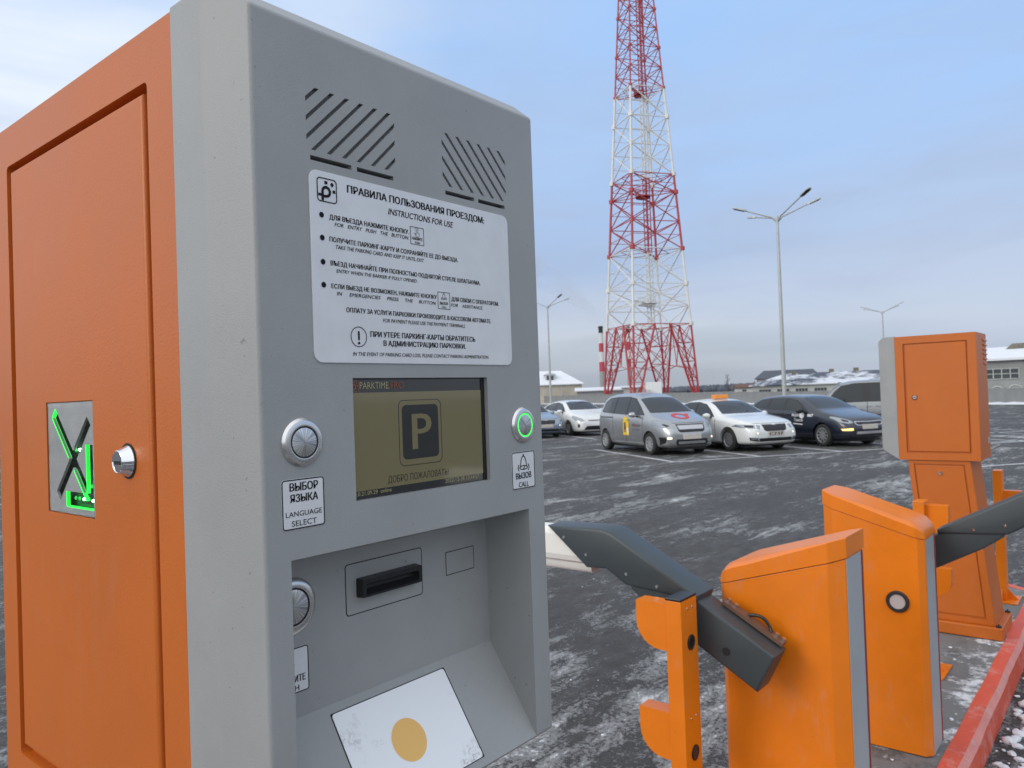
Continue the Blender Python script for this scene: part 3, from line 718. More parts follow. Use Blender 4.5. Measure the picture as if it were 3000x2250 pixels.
# --- card slot and reader on the back wall of the recess
bm = BM(); prism_y(bm, rrect(-.0560, .0477, 1.3369, 1.3878, .0036), RB - .0004, RB + .0004, 0)
sp = build('slot_plate', bm, GREY, T1)
bm = BM(); frame_y(bm, rrect(-.0562, .0479, 1.3367, 1.3880, .0036), rrect(-.0553, .0470, 1.3376, 1.3871, .0030), RB - .0005, RB - .00045); build('plate_gap', bm, DARKGAP, sp)
bm = BM()
o = rrect(-.0430, .0385, 1.3530, 1.3722, .0015, 2)
f = [(x * .985 - .0002, 1.3626 + (z - 1.3626) * .93) for x, z in o]
hole = [(x * .88, 1.3612 + (z - 1.3626) * .58) for x, z in o]; deep = [(x * .84, 1.3622 + (z - 1.3626) * .16) for x, z in o]
rg = [[bm.verts.new((x, y, z)) for x, z in p] for p, y in ((o, RB - .0008), (f, RB - .0105), (hole, RB - .0105), (deep, RB - .004))]
for r0, r1 in zip(rg, rg[1:]):
    for k in range(len(o)): bm.faces.new((r0[k], r0[(k + 1) % len(o)], r1[(k + 1) % len(o)], r1[k]))
bm.faces.new(rg[-1])
build('card_slot', bm, BLACK, sp)
bm = BM(); box(bm, .0849, .1312, RB - .0004, RB + .0003, 1.3492, 1.3750); bl = build('blank_plate', bm, GREY, T1)
bm = BM(); frame_y(bm, rrect(.0846, .1315, 1.3489, 1.3753, .0006, 2), rrect(.0854, .1307, 1.3497, 1.3745, .0004, 2), RB - .0005, RB - .00045); build('plate_gap', bm, DARKGAP, bl)
bm = BM(); m0, m1 = ramp_map(0, .0006), ramp_map(0, -.0004); prism(bm, rrect(-.0825, .0709, .0088, .1094, .0012, 2), m1, m0, 0)
rp = build('reader_plate', bm, DARKGAP, T1)
bm = BM(); prism(bm, rrect(-.0818, .0690, .0096, .1084, .0030, 4), ramp_map(0, .0007), ramp_map(0, .0012), 0)
build('reader_face', bm, SCUFF, rp)
bm = BM(); flat(bm, disc(.5218 - .532, .0575, .0210, 48), 0, 0, ramp_map(0, .0014)); build('reader_mark', bm, YELLOW, rp)
# ---------------------------------------------------------------- barrier gates (local: boom side faces -x, the boom reaches +y)
def wedge_z(y): return 1.199 - (y + .21) * .300                       # underside of the lid, falls towards +y
def make_barrier(loc, rz, label):
    t = empty('barrier_gate', loc, rz, label=label, cat='barrier', group='barrier gates on the island')
    HX = .1325
    def foot(e=0.0): return [(-HX - e, -.163), (-HX + .036 - e * .4, -.21 - e), (HX - .036 + e * .4, -.21 - e), (HX + e, -.163), (HX + e, .185), (HX - .030 + e * .4, .21 + e), (-HX + .030 - e * .4, .21 + e), (-HX - e, .185)]
    bm = BM()
    a = [bm.verts.new((x, y, .004)) for x, y in foot()]; b = [bm.verts.new((x, y, wedge_z(y) - .002)) for x, y in foot()]
    bm.faces.new(a[::-1]); bm.faces.new(b)
    for k in range(8): bm.faces.new((a[k], a[(k + 1) % 8], b[(k + 1) % 8], b[k]))
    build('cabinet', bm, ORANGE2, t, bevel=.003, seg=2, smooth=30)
    # lid: wedge-shaped cap, top edges chamfered, low end rounded over
    bm = BM(); st = []
    prof = [(-.2135, .0), (-.165, .0), (.10, .0), (.150, .001), (.178, .006), (.198, .018), (.2085, .036), (.2125, .058)]   # y, drop of the top surface
    for y, dr in prof:
        xo = HX + .004
        if y < -.163: xo = HX + .004 - .036 * (-.163 - y) / .047
        if y > .185: xo = HX + .004 - .030 * (y - .185) / .026
        z0 = wedge_z(y); z1 = z0 + .066 - dr
        c = min(.030, max(.002, (z1 - z0) * .45)); zi = z1 - c * .62
        ins = .034 if y > -.16 else .004
        if y <= -.16: zi = z1 - .002
        st.append([bm.verts.new(p) for p in ((-xo, y, z0), (-xo, y, max(zi, z0 + .002)), (-xo + ins, y, z1), (xo - ins, y, z1), (xo, y, max(zi, z0 + .002)), (xo, y, z0))])
    for s0, s1 in zip(st, st[1:]):
        for k in range(6): bm.faces.new((s0[k], s1[k], s1[(k + 1) % 6], s0[(k + 1) % 6]))
    bm.faces.new(st[0]); bm.faces.new(st[-1][::-1])
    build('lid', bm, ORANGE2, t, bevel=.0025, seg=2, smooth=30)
    for sg in (-1, 1):                                                # reflective strip on both narrow ends
        bm = BM(); z = wedge_z(sg * .21)
        x0, x1 = (-.094, .066) if sg < 0 else (-.066, .094)
        box(bm, x0, x1, *sorted((sg * .2095, sg * .2112)), .006, z - .004); build('reflective_strip', bm, STRIPE, t)
        bm = BM(); xa = sorted(((.066, .078) if sg < 0 else (-.078, -.066))); box(bm, *xa, *sorted((sg * .2095, sg * .2135)), .006, z - .004); build('seal', bm, REDLINE, t)
    bm = BM(); lathe(bm, [(.030, 0), (.046, 0), (.047, .008), (.043, .014), (.033, .014), (.031, .008)], (HX - .001, .10, .80), (1, 0, 0), 40)
    so = build('lens_surround', bm, DARKPL, t, smooth=30)
    bm = BM(); lathe(bm, [(.0005, .009), (.032, .009), (.031, .007)], (HX - .001, .10, .80), (1, 0, 0), 40)
    build('lens', bm, mat('pale lens', (0.50, 0.44, 0.43), 0.3), so, smooth=30)
    # arm: square tube rising from the pivot, cranked cover, white boom with a rubber edge
    g = BM(); X0, X1 = -HX - .165, -HX - .055
    tube = [(.048, .808), (-.035, .944), (-.022, .958), (.30, 1.140), (.46, 1.075), (.416, 1.020)]
    tube = [(.016, .790), (-.045, .912), (.20, 1.049), (.46, 1.160), (.46, 1.055), (.385, 1.000)]
    prism_x(g, tube, X0, X1); bmesh.ops.recalc_face_normals(g, faces=g.faces); bevel_bm(g, .010, 3, 40, lambda e: abs(e.verts[0].co.x - e.verts[1].co.x) < 1e-5)
    am = build('arm', g, ARM, t, smooth=40)
    g = BM(); cov = [(.205, 1.052), (.202, 1.070), (.525, 1.248), (.555, 1.257), (.585, 1.260), (.815, 1.254), (.640, 1.113), (.555, 1.117), (.478, 1.070)]
    prism_x(g, cov, X0 - .010, X1 + .010); bmesh.ops.recalc_face_normals(g, faces=g.faces); bevel_bm(g, .012, 3, 40, lambda e: abs(e.verts[0].co.x - e.verts[1].co.x) < 1e-5)
    cv = build('arm_cover', g, ARM, t, smooth=40)
    for y, z in ((.735, 1.216), (.638, 1.160), (.470, 1.110), (.350, 1.082)):
        for xs, sg in ((X0 - .010, -1), (X1 + .010, 1)):
            g = BM(); lathe(g, [(.0003, 0), (.0062, 0), (.0056, .003), (.0003, .0035)], (xs, y, z), (sg, 0, 0), 12)
            build('screw', g, CHROME, cv)
    g = BM(); lathe(g, [(.0003, -.004), (.0125, -.004), (.0135, .0012), (.0003, .0012)], (X0, .112, .902), (-1, 0, 0), 20); build('bore', g, DARKGAP, am)
    # bracket rail with bolts along the top of the tube, drive shaft behind
    d = Vector((0, .302, .168)).normalized(); n = Vector((0, -d.z, d.y))
    def rail(s0, s1, h0, h1, x0, x1, bmx):
        o = Vector((0, -.045, .914))
        vs = [bmx.verts.new(Vector((x, 0, 0)) + o + d * s + n * h) for x in (x0, x1) for h in (h0, h1) for s in (s0, s1)]
        for q in ((0, 1, 3, 2), (4, 6, 7, 5), (0, 4, 5, 1), (2, 3, 7, 6), (0, 2, 6, 4), (1, 5, 7, 3)): bmx.faces.new([vs[i] for i in q])
    g = BM(); rail(.010, .235, .003, .016, X1 - .030, X1 + .006, g)
    br = build('clamp_rail', g, mat('brown anodised rail', (0.18, 0.10, 0.07), 0.4, metal=0.3), am)
    for s0 in (.018, .042, .196, .224):
        g = BM(); cyl(g, Vector((X1 - .012, -.045, .914)) + d * s0 + n * .012, Vector((X1 - .012, -.045, .914)) + d * s0 + n * .027, .0075, n=6)
        build('clamp_bolt', g, STEEL, br)
    g = BM(); prev = Vector((X1 - .01, -.045, .914)) + d * .06 + n * .016
    for k in range(1, 9):
        q = Vector((X1 - .006, -.045, .914)) + d * (.06 + .011 * k) + n * (.016 + .022 * math.sin(math.pi * k / 8)); cyl(g, prev, q, .0055, n=8); prev = q
    build('cable', g, BLACK, am, smooth=60)
    g = BM(); cyl(g, (X1 - .02, .03, .880), (-HX + .002, .03, .880), .035, n=24); build('drive_shaft', g, DARKPL, t, smooth=40)
    g = BM()
    pts = [(X0 + .012, 1.127), (X1 - .012, 1.127), (X1 - .004, 1.150), (X1 - .004, 1.226), (X1 - .020, 1.247), (X0 + .020, 1.247), (X0 + .004, 1.226), (X0 + .004, 1.150)]
    prism(g, pts, lambda u, v: (u, .60, v - .002), lambda u, v: (u, 3.75, v - .002)); bo = build('boom', g, BOOM, t, bevel=.003)
    g = BM(); xm = (X0 + X1) / 2; prism(g, rrect(xm - .030, xm + .030, 1.084, 1.1255, .016), lambda u, v: (u, .640, v), lambda u, v: (u, 3.75, v)); build('rubber_edge', g, mat('translucent rubber edge', (0.60, 0.58, 0.55), 0.5), bo, smooth=40)
    return t
make_barrier((2.632, .957, .15 - .15), 0, 'nearer orange barrier cabinet with dark cranked arm pointing left in front of it')
make_barrier((3.7525, .957, 0), math.pi, 'farther orange barrier cabinet with round lens and dark arm pointing right')
for o in bpy.data.objects:                                            # cabinets stand on the island, heights above are from the road
    if o.name.startswith('cabinet'):
        for v in o.data.vertices:
            if v.co.z < .05: v.co.z += .146
    if o.name.startswith(('reflective_strip', 'seal')) and o.parent and o.parent.name.startswith('barrier_gate'):
        for v in o.data.vertices:
            if v.co.z < .05: v.co.z += .146

# ---------------------------------------------------------------- photocell posts (local: hoods reach +y, sensors look -y)
def make_post(loc, rz, label, cap, dz=0):
    t = empty('sensor_post', loc, rz, label=label, cat='sensor post', group='photocell posts with hoods')
    bm = BM(); box(bm, -.055, .055, -.028, .028, .008, .932); build('post', bm, ORANGE2, t, bevel=.003, smooth=30)
    bm = BM(); box(bm, -.0555, .0555, -.0285, .0285, .9322, .940); build('cap', bm, BLACK if cap else ORANGE2, t, bevel=.002)
    for z0, z1 in ((.768 + dz, .918 + dz), (.420 + dz, .571 + dz))[:1 if dz else 2]:
        r = .085; out = [(.0285, z1), (.138, z1)] + [(.138 - r + r * math.cos(R(a)), z0 + r - r * math.sin(R(a))) for a in range(0, 91, 15)] + [(.0285, z0)]
        bm = BM(); prism_x(bm, out, -.050, .012); bevel_bm(bm, .004, 2, 60); build('hood', bm, ORANGE2, t, smooth=30)
    for z in (.792, .440):
        bm = BM(); lathe(bm, [(.0005, 0), (.0245, 0), (.0245, .003), (.020, .005), (.017, .003), (.0005, .003)], (.005, -.028, z), (0, -1, 0), 28); build('photocell', bm, BLACK, t, smooth=30)
    for x, z in ((-.012, .902), (.022, .902), (-.012, .553), (.022, .553)):
        bm = BM(); lathe(bm, [(.0003, 0), (.0045, 0), (.0040, .002), (.0003, .0025)], (x, -.028, z), (0, -1, 0), 10)
        build('rivet', bm, STEEL, t)
    bm = BM(); box(bm, -.13, .13, -.10, .10, 0, .008)
    for sx in (-1, 1):
        prism_y(bm, [(sx * .055, .008), (sx * .125, .008), (sx * .055, .085)], -.003, .003)
    for sy in (-1, 1):
        prism_x(bm, [(sy * .028, .008), (sy * .095, .008), (sy * .028, .085)], -.003, .003)
    build('base_plate', bm, ORANGE2, t)
make_post((2.25, 1.180, .1475), 0, 'nearest orange photocell post with black cap and two rounded hoods beside the near barrier', True)
make_post((4.74, .985, .1475), math.pi, 'orange photocell post mostly hidden behind the far barrier cabinet, hoods pointing right', False)
make_post((6.55, .841, .1475), math.pi, 'slim orange post on a bolted base plate at the far end of the island', False, -.125)
# ---------------------------------------------------------------- cars (local: nose at +x, left side +y)
def interp(tab, s):
    if s <= tab[0][0]: return tab[0][1]
    for (a, va), (b, vb) in zip(tab, tab[1:]):
        if s <= b:
            k = (s - a) / (b - a); return va + (vb - va) * k
    return tab[-1][1]
def inside(poly, x, y):
    c = False; n = len(poly); j = n - 1
    for i in range(n):
        xi, yi = poly[i]; xj, yj = poly[j]
        if (yi > y) != (yj > y) and x < (xj - xi) * (y - yi) / (yj - yi) + xi: c = not c
        j = i
    return c
def cut_region(bm, poly, axes, filt, mi):
    """scores the outline into the surface and gives the inside faces material mi"""
    a0, a1 = axes
    x0 = min(p[0] for p in poly) - .02; x1 = max(p[0] for p in poly) + .02; y0 = min(p[1] for p in poly) - .02; y1 = max(p[1] for p in poly) + .02
    def near():
        o = []
        for f in bm.faces:
            if f.material_index != 0 and f.material_index != 99: pass
            c = f.calc_center_median()
            us = [v.co[a0] for v in f.verts]; vs = [v.co[a1] for v in f.verts]
            if max(us) >= x0 and min(us) <= x1 and max(vs) >= y0 and min(vs) <= y1 and filt(c, f.normal): o.append(f)
        return o
    bm.normal_update()
    for p, q in zip(poly, poly[1:] + poly[:1]):
        d = (q[0] - p[0], q[1] - p[1]); n = [0, 0, 0]; n[a0] = -d[1]; n[a1] = d[0]
        co = [0, 0, 0]; co[a0] = p[0]; co[a1] = p[1]
        fs = near(); es = list({e for f in fs for e in f.edges}); vs = list({v for f in fs for v in f.verts})
        bmesh.ops.bisect_plane(bm, geom=fs + es + vs, plane_co=co, plane_no=n, dist=1e-5)
        bm.normal_update()
    for f in near():
        c = f.calc_center_median()
        if inside(poly, c[a0], c[a1]): f.material_index = mi
def paint(name, col, metal=0.0, rough=0.3): 
    return mat(name, col, rough, metal=metal, coat=0.8, var=0.04, vscale=2)
def make_car(name, loc, rz, label, P, group='cars parked in the bays', cat='car'):
    L, Wd = P['L'], P['W']; hl = L / 2
    t = empty(name, loc, rz, label=label, cat=cat, group=group)
    S = sorted(set(P['stations']))
    # lofted body shell
    bm = BM(); rings = []
    for s in S:
        zt = interp(P['top'], s); zb = interp(P['bot'], s); hw = interp(P['wid'], s) * Wd / 2
        be = min(interp(P['belt'], s), zt - .035); h = zt - be
        y6 = max(hw * .955 - P.get('tum', .36) * max(h - .03, 0) - .012, hw * .45); z6 = zt - min(.22 * h, .10) - .004
        sh = P.get('shoulder', .985)
        pts = [(0, zb), (hw * .86, zb), (hw * .955, zb + .07), (hw * .99, zb + (be - zb) * .38), (hw, zb + (be - zb) * .62), (hw * sh, be - .03), (hw * .965, be), (y6, z6), (y6 * .86, zt - .012 - .03 * min(h, .4)), (y6 * .5, zt + .004), (0, zt + .012)]
        rings.append([bm.verts.new((hl - s, -y, z)) for y, z in pts] + [bm.verts.new((hl - s, y, z)) for y, z in pts[-2:0:-1]])
    n = len(rings[0])
    for r0, r1 in zip(rings, rings[1:]):
        for k in range(n): bm.faces.new((r0[k], r1[k], r1[(k + 1) % n], r0[(k + 1) % n]))
    for r, fl in ((rings[0], 1), (rings[-1], -1)):
        c = sum((v.co for v in r), Vector()) / n; cv = bm.verts.new(c + Vector((P.get('nose', .03) * fl, 0, 0)))
        for k in range(n):
            q = (r[k], r[(k + 1) % n], cv); bm.faces.new(q)
    o = build('body', bm, [P['paint']], t)
    md = o.modifiers.new('s', 'SUBSURF'); md.levels = 2; md.render_levels = 2
    bpy.context.view_layer.update(); dg = bpy.context.evaluated_depsgraph_get()
    nm = bpy.data.meshes.new_from_object(o.evaluated_get(dg), depsgraph=dg); o.modifiers.clear(); o.data = nm; nm.name = 'body'
    wr = P['wr']; ax = [hl - P['fo'], hl - P['fo'] - P['wb']]
    c = BM()
    for x in ax:
        for sg in (-1, 1): cyl(c, (x, sg * (Wd / 2 - .30), wr), (x, sg * (Wd / 2 + .2), wr), wr + .055, n=32)
    boolean(o, c)
    bm = BM(); bm.from_mesh(o.data)
    for f in bm.faces: f.material_index = 0
    names = ['body']; mats = [P['paint']]
    sides = []
    def region(nm_, m_, poly, kind, sg=0):
        names.append(nm_); mats.append(m_); mi = len(names) - 1
        if kind == 'side':
            pl = [(hl - s, z) for s, z in poly]
            cut_region(bm, pl, (0, 2), lambda c, nn: c.y * sg > Wd * .2 and nn.y * sg > .25, mi)
        elif kind == 'front':
            cut_region(bm, poly, (1, 2), lambda c, nn: c.x > P.get('fx', hl - 2.3) and nn.x > .12, mi)
        elif kind == 'corner':                                        # lamps: seen from the front, wrapping the corner
            pl = [(y * sg, z) for y, z in poly]
            cut_region(bm, pl, (1, 2), lambda c, nn: c.x > hl - .75 and nn.x > .05 and c.z < 1.1, mi)
        elif kind == 'top':
            cut_region(bm, poly, (0, 1), lambda c, nn: nn.z > .3, mi)
        elif kind == 'back':
            cut_region(bm, poly, (1, 2), lambda c, nn: c.x < -hl + 1.2 and nn.x < -.12, mi)
    for r in P['regions']:
        nm_, m_, kind, poly = r
        if kind in ('side', 'corner'):
            for sg in (-1, 1): region(nm_, m_, poly, kind, sg)
        else: region(nm_, m_, poly, kind)
    # crease the shading only at the scored outlines
    parts = {}
    for f in bm.faces: parts.setdefault(f.material_index, []).append(f)
    full = bm
    tree = BVHTree.FromBMesh(full)
    for mi, fl in parts.items():
        nb = BM(); vm = {}
        for f in fl:
            vs = []
            for v in f.verts:
                if v not in vm:
                    vm[v] = nb.verts.new(v.co)
                vs.append(vm[v])
            try:
                g = nb.faces.new(vs); g.smooth = True
            except ValueError: pass
        me = bpy.data.meshes.new(names[mi]); nb.to_mesh(me)
        # keep the normals of the undivided shell
        src = {}
        for v in vm: src[v.index] = v.normal.copy()
        nrm = [None] * len(me.vertices); nb.verts.index_update()
        for v, w_ in vm.items(): nrm[w_.index] = v.normal.copy()
        nb.free(); me.materials.append(mats[mi])
        if mi == 0:
            old = o.data; o.data = me
            me.set_sharp_from_angle(angle=R(50))
        else:
            me.normals_split_custom_set_from_vertices([tuple(q) for q in nrm])
            new_obj(names[mi], me, t)
    full.free()
    # dark underside and wheel housings
    bm = BM(); box(bm, -hl + .25, hl - .25, -Wd / 2 + .27, Wd / 2 - .27, .14, .50)
    build('underbody', bm, DARKPL, t)
    # wheels
    for x in ax:
        for sg in (-1, 1):
            y = sg * (Wd / 2 - .115)
            wl = new_obj('wheel', None, t, (x, y, wr)); wl.empty_display_size = .1
            bm = BM(); rr = P['rim']
            lathe(bm, [(rr, -.09), (rr + .02, -.10), (wr - .03, -.10), (wr, -.07), (wr, .07), (wr - .03, .10), (rr + .02, .10), (rr, .088)], (0, 0, 0), (0, sg, 0), 40, cap=False)
            build('tyre', bm, RUBBER, wl, smooth=35)
            bm = BM()
            lathe(bm, [(rr + .004, .092), (rr - .012, .094), (rr - .025, .060), (rr - .03, .0), (.0005, .0)], (0, 0, 0), (0, sg, 0), 36, 1, cap=False)
            lathe(bm, [(rr + .006, .090), (rr + .004, .099), (rr - .014, .099), (rr - .022, .085)], (0, 0, 0), (0, sg, 0), 36, 0, cap=False)
            lathe(bm, [(.062, .05), (.058, .088), (.0005, .090)], (0, 0, 0), (0, sg, 0), 20, 0, cap=False)
            for k in range(P['spokes']):
                a = 2 * math.pi * k / P['spokes']; u = Vector((math.cos(a), 0, math.sin(a))); n_ = Vector((-math.sin(a), 0, math.cos(a)))
                wd0, wd1 = P.get('spw', (.030, .022))
                vs = []
                for (r_, h_, yy) in ((.045, wd0, .088), (rr - .012, wd1, .094), (.045, wd0, .05), (rr - .012, wd1, .06)):
                    for q in (-1, 1): vs.append(bm.verts.new(u * r_ + n_ * h_ * q + Vector((0, sg * yy, 0))))
                for q in ((0, 1, 3, 2), (0, 2, 6, 4), (1, 5, 7, 3)): bm.faces.new([vs[i] for i in q])
            bmesh.ops.recalc_face_normals(bm, faces=bm.faces)
            build('rim', bm, [P.get('rimm', ALLOY), DARKPL], wl, smooth=35)
    # mirrors
    ms, mz = P['mirror']
    for sg in (-1, 1):
        bm = BM(); x = hl - ms; y = sg * (interp(P['wid'], ms) * Wd / 2 * .96)
        g = bmesh.ops.create_icosphere(bm, subdivisions=3, radius=1)
        for v in bm.verts: v.co = Vector((x + v.co.x * .085 - .03 * abs(v.co.y), y + sg * .14 + v.co.y * .125, mz + .05 + v.co.z * .078))
        m_ = build('mirror', bm, P.get('mirrm', P['paint']), t, smooth=60)
        bm = BM(); cyl(bm, (x, y - sg * .03, mz - .01), (x, y + sg * .08, mz + .02), .03, n=8); build('mirror_arm', bm, DARKPL, m_)
    # door handles
    for s in P.get('handles', ()):
        for sg in (-1, 1):
            h = tree.ray_cast(Vector((hl - s, sg * 3, P['hz'])), Vector((0, -sg, 0)))[0]
            if h:
                bm = BM(); box(bm, h.x - .09, h.x + .09, h.y - .012, h.y + .022 * 1.0 if sg > 0 else h.y + .012, h.z - .014, h.z + .014)
                if sg < 0:
                    for v in bm.verts:
                        if v.co.y < h.y: v.co.y -= .01
                build('door_handle', bm, P['paint'], t, bevel=.006)
    # licence plate with its frame
    if 'plate' in P:
        pz, py, pst = P['plate']
        h = tree.ray_cast(Vector((hl + 1, py, pz)), Vector((-1, 0, 0)))[0]
        x = (h.x if h else hl) + .012
        bm = BM(); box(bm, x - .03, x + .004, py - .27, py + .27, pz - .065, pz + .065); pf = build('licence_plate', bm, PLATE, t, bevel=.003)
        bm = BM()
        if pst: text(bm, pst, py - .22, py + .22, pz - .04, .078, 0, .03, 0, 0, lambda u, v: (x + .006, u, v))
        if pst: build('lettering', bm, INK, pf)
        else: bm.free()
    for nm_, m_, kind, prims in P.get('decals', ()):
        for sg in ((-1, 1) if kind == 'side' else (1,)):
            bm = BM()
            prims(bm)
            bmesh.ops.triangulate(bm, faces=bm.faces)
            for _ in range(2):
                es = [e for e in bm.edges if e.calc_length() > .07]
                if es: bmesh.ops.subdivide_edges(bm, edges=es, cuts=1); bmesh.ops.triangulate(bm, faces=bm.faces)
            for v in bm.verts:
                u, w_ = v.co.x, v.co.z
                if kind == 'side':                                    # u = metres from nose measured backwards to the reader
                    x = hl - u if sg < 0 else hl - (P['dmid'] * 2 - u)
                    h = tree.ray_cast(Vector((x, sg * 3, w_)), Vector((0, -sg, 0)))
                    v.co = (h[0] + Vector((0, sg * .006, 0))) if h[0] else Vector((x, sg * Wd / 2, w_))
                else:
                    h = tree.ray_cast(Vector((u, w_, 3)), Vector((0, 0, -1)))
                    v.co = (h[0] + Vector((0, 0, .006))) if h[0] else Vector((u, w_, 1))
            build(nm_, bm, m_, t)
    return t
def blobs(*items):
    """decal builder: each item draws into the (u, z) plane"""
    def f(bm):
        for it in items: it(bm)
    return f
def dtext(s, u0, u1, z, cap, bold=.02): return lambda bm: text(bm, s, u0, u1, z, cap, 0, bold)
def dpoly(pts): return lambda bm: flat(bm, pts, 0)
def dring(cu, cz, r0, r1): return lambda bm: [flat(bm, [(cu + r * math.cos(R(a)), cz + r * math.sin(R(a))) for r, a in ((r1, k), (r1, k + 15), (r0, k + 15), (r0, k))], 0) for k in range(0, 360, 15)]

SILV = paint('silver car paint', (0.40, 0.41, 0.42), 0.75, 0.24)
WHI = paint('white car paint', (0.68, 0.69, 0.68), 0.0, 0.22)
NAVY = paint('dark navy car paint', (0.012, 0.016, 0.030), 0.2, 0.25)
BLU = paint('light blue grey car paint', (0.26, 0.32, 0.40), 0.5, 0.3)
VANS = paint('grey silver van paint', (0.28, 0.29, 0.295), 0.7, 0.26)
AMB = mat('lit amber lamp', (0.9, 0.6, 0.2), 0.3, emit=(1.0, 0.62, 0.16), estr=1.4)
LOWL = mat('lit front lamp', (0.9, 0.85, 0.7), 0.3, emit=(1.0, 0.88, 0.55), estr=1.0)
GRILLE = mat('black grille', (0.012, 0.012, 0.014), 0.35)
SEAM = mat('door gap', (0.02, 0.02, 0.022), 0.8)
MAROON = mat('red print', (0.55, 0.03, 0.045), 0.5)
YELP = mat('yellow sticker', (0.72, 0.50, 0.02), 0.5)
BRNP = mat('brown print', (0.16, 0.06, 0.05), 0.5)
GRYP = mat('grey print', (0.10, 0.10, 0.11), 0.5)
WHP = mat('white print', (0.75, 0.75, 0.75), 0.5)
def stat(L, extra=()): return [0, .03, .10, .22, .40, .62, .85, 1.05, 1.25, 1.5, 1.75, 2.0, 2.3, 2.7, 3.1, 3.4] + [L - .85, L - .62, L - .40, L - .22, L - .10, L - .03, L] + list(extra)
def seam(s0, z0, s1, z1, w_=.009): return [(s0 - w_, z0), (s0 + w_, z0), (s1 + w_, z1), (s1 - w_, z1)]
def car_at(wx, wy, az, fo, L, W, left=False):
    a = R(az); lx = L / 2 - fo; ly = (W / 2 - .11) * (1 if left else -1)
    return (wx - (math.cos(a) * lx - math.sin(a) * ly), wy - (math.sin(a) * lx + math.cos(a) * ly), 0)
HD = -120.5
# -- silver compact people carrier
FREED = dict(L=4.22, W=1.70, wr=.305, rim=.195, fo=.84, wb=2.74, spokes=9, spw=(.022, .026), paint=SILV, stations=stat(4.22),
    top=[(0, .66), (.05, .80), (.14, .88), (.40, .98), (.80, 1.08), (.98, 1.14), (1.45, 1.43), (1.85, 1.62), (2.15, 1.69), (2.7, 1.715), (3.4, 1.70), (3.8, 1.655), (4.0, 1.56), (4.12, 1.30), (4.19, 1.0), (4.22, .70)],
    bot=[(0, .27), (.1, .20), (.5, .18), (3.7, .18), (4.1, .24), (4.22, .34)],
    belt=[(0, .60), (.3, .80), (.9, .99), (1.5, 1.04), (2.5, 1.06), (3.6, 1.10), (4.22, 1.10)],
    wid=[(0, .74), (.05, .80), (.2, .90), (.45, .97), (.9, 1.0), (3.3, 1.0), (3.9, .95), (4.1, .90), (4.22, .84)],
    tum=.30, mirror=(1.50, 1.05), handles=(2.02, 2.38), hz=.94, plate=(.50, 0, None), dmid=2.1, fx=.35,
    regions=[('window_surround', DARKPL, 'side', [(1.12, 1.085), (1.50, 1.33), (1.90, 1.555), (2.3, 1.61), (3.0, 1.61), (3.55, 1.58), (3.82, 1.45), (3.90, 1.20), (3.84, 1.15), (3.0, 1.115), (2.2, 1.09)]),
        ('side_window', GLASS, 'side', [(1.22, 1.105), (1.46, 1.265), (1.50, 1.105)]),
        ('side_window', GLASS, 'side', [(1.56, 1.105), (1.56, 1.335), (1.92, 1.53), (2.16, 1.575), (2.14, 1.11)]),
        ('side_window', GLASS, 'side', [(2.24, 1.115), (2.25, 1.58), (2.95, 1.58), (2.94, 1.13)]),
        ('side_window', GLASS, 'side', [(3.06, 1.14), (3.06, 1.575), (3.52, 1.55), (3.76, 1.42), (3.83, 1.22), (3.78, 1.175)]),
        ('windscreen', GLASS, 'front', [(-.66, 1.17), (.66, 1.17), (.53, 1.615), (.3, 1.655), (-.3, 1.655), (-.53, 1.615)]),
        ('headlight', LAMP, 'corner', [(.44, .72), (.50, .82), (.66, .92), (.82, 1.0), (.86, .96), (.84, .80), (.72, .72)]),
        ('headlight_core', GRILLE, 'corner', [(.60, .80), (.70, .86), (.74, .84), (.68, .77)]),
        ('bonnet_gap', SEAM, 'front', [(-.50, .875), (.50, .875), (.50, .862), (-.50, .862)]),
        ('grille', GRILLE, 'front', [(-.44, .84), (.44, .84), (.40, .66), (.34, .62), (-.34, .62), (-.40, .66)]),
        ('grille_bar', ALLOY, 'front', [(-.40, .81), (.40, .81), (.37, .70), (-.37, .70)]),
        ('lower_intake', GRILLE, 'front', [(-.46, .44), (.46, .44), (.50, .34), (.44, .27), (-.44, .27), (-.50, .34)]),
        ('bumper_bar', SILV, 'front', [(-.40, .38), (.40, .38), (.42, .31), (-.42, .31)]),
        ('fog_lamp', LOWL, 'corner', [(.60, .50), (.70, .50), (.70, .45), (.60, .45)]),
        ('intake', GRILLE, 'corner', [(.70, .50), (.80, .50), (.77, .30), (.72, .34)]),
        ('door_gap', SEAM, 'side', seam(2.20, .30, 2.20, 1.09)), ('door_gap', SEAM, 'side', seam(1.20, .40, 1.18, 1.08)), ('door_gap', SEAM, 'side', seam(3.02, .52, 3.02, 1.11)),
        ('slide_rail', SEAM, 'side', [(3.02, 1.02), (3.02, .99), (3.95, .99), (3.95, 1.02)]),
        ('windscreen_base', DARKPL, 'front', [(-.66, 1.175), (.66, 1.175), (.66, 1.145), (-.66, 1.145)]),
        ],
    decals=[('lettering', GRYP, 'side', blobs(dtext('m', 1.74, 1.64, .74, .07), dtext('xim', 1.52, 1.30, .74, .09), dtext('+7 000', 1.70, 1.34, .62, .035))) ])
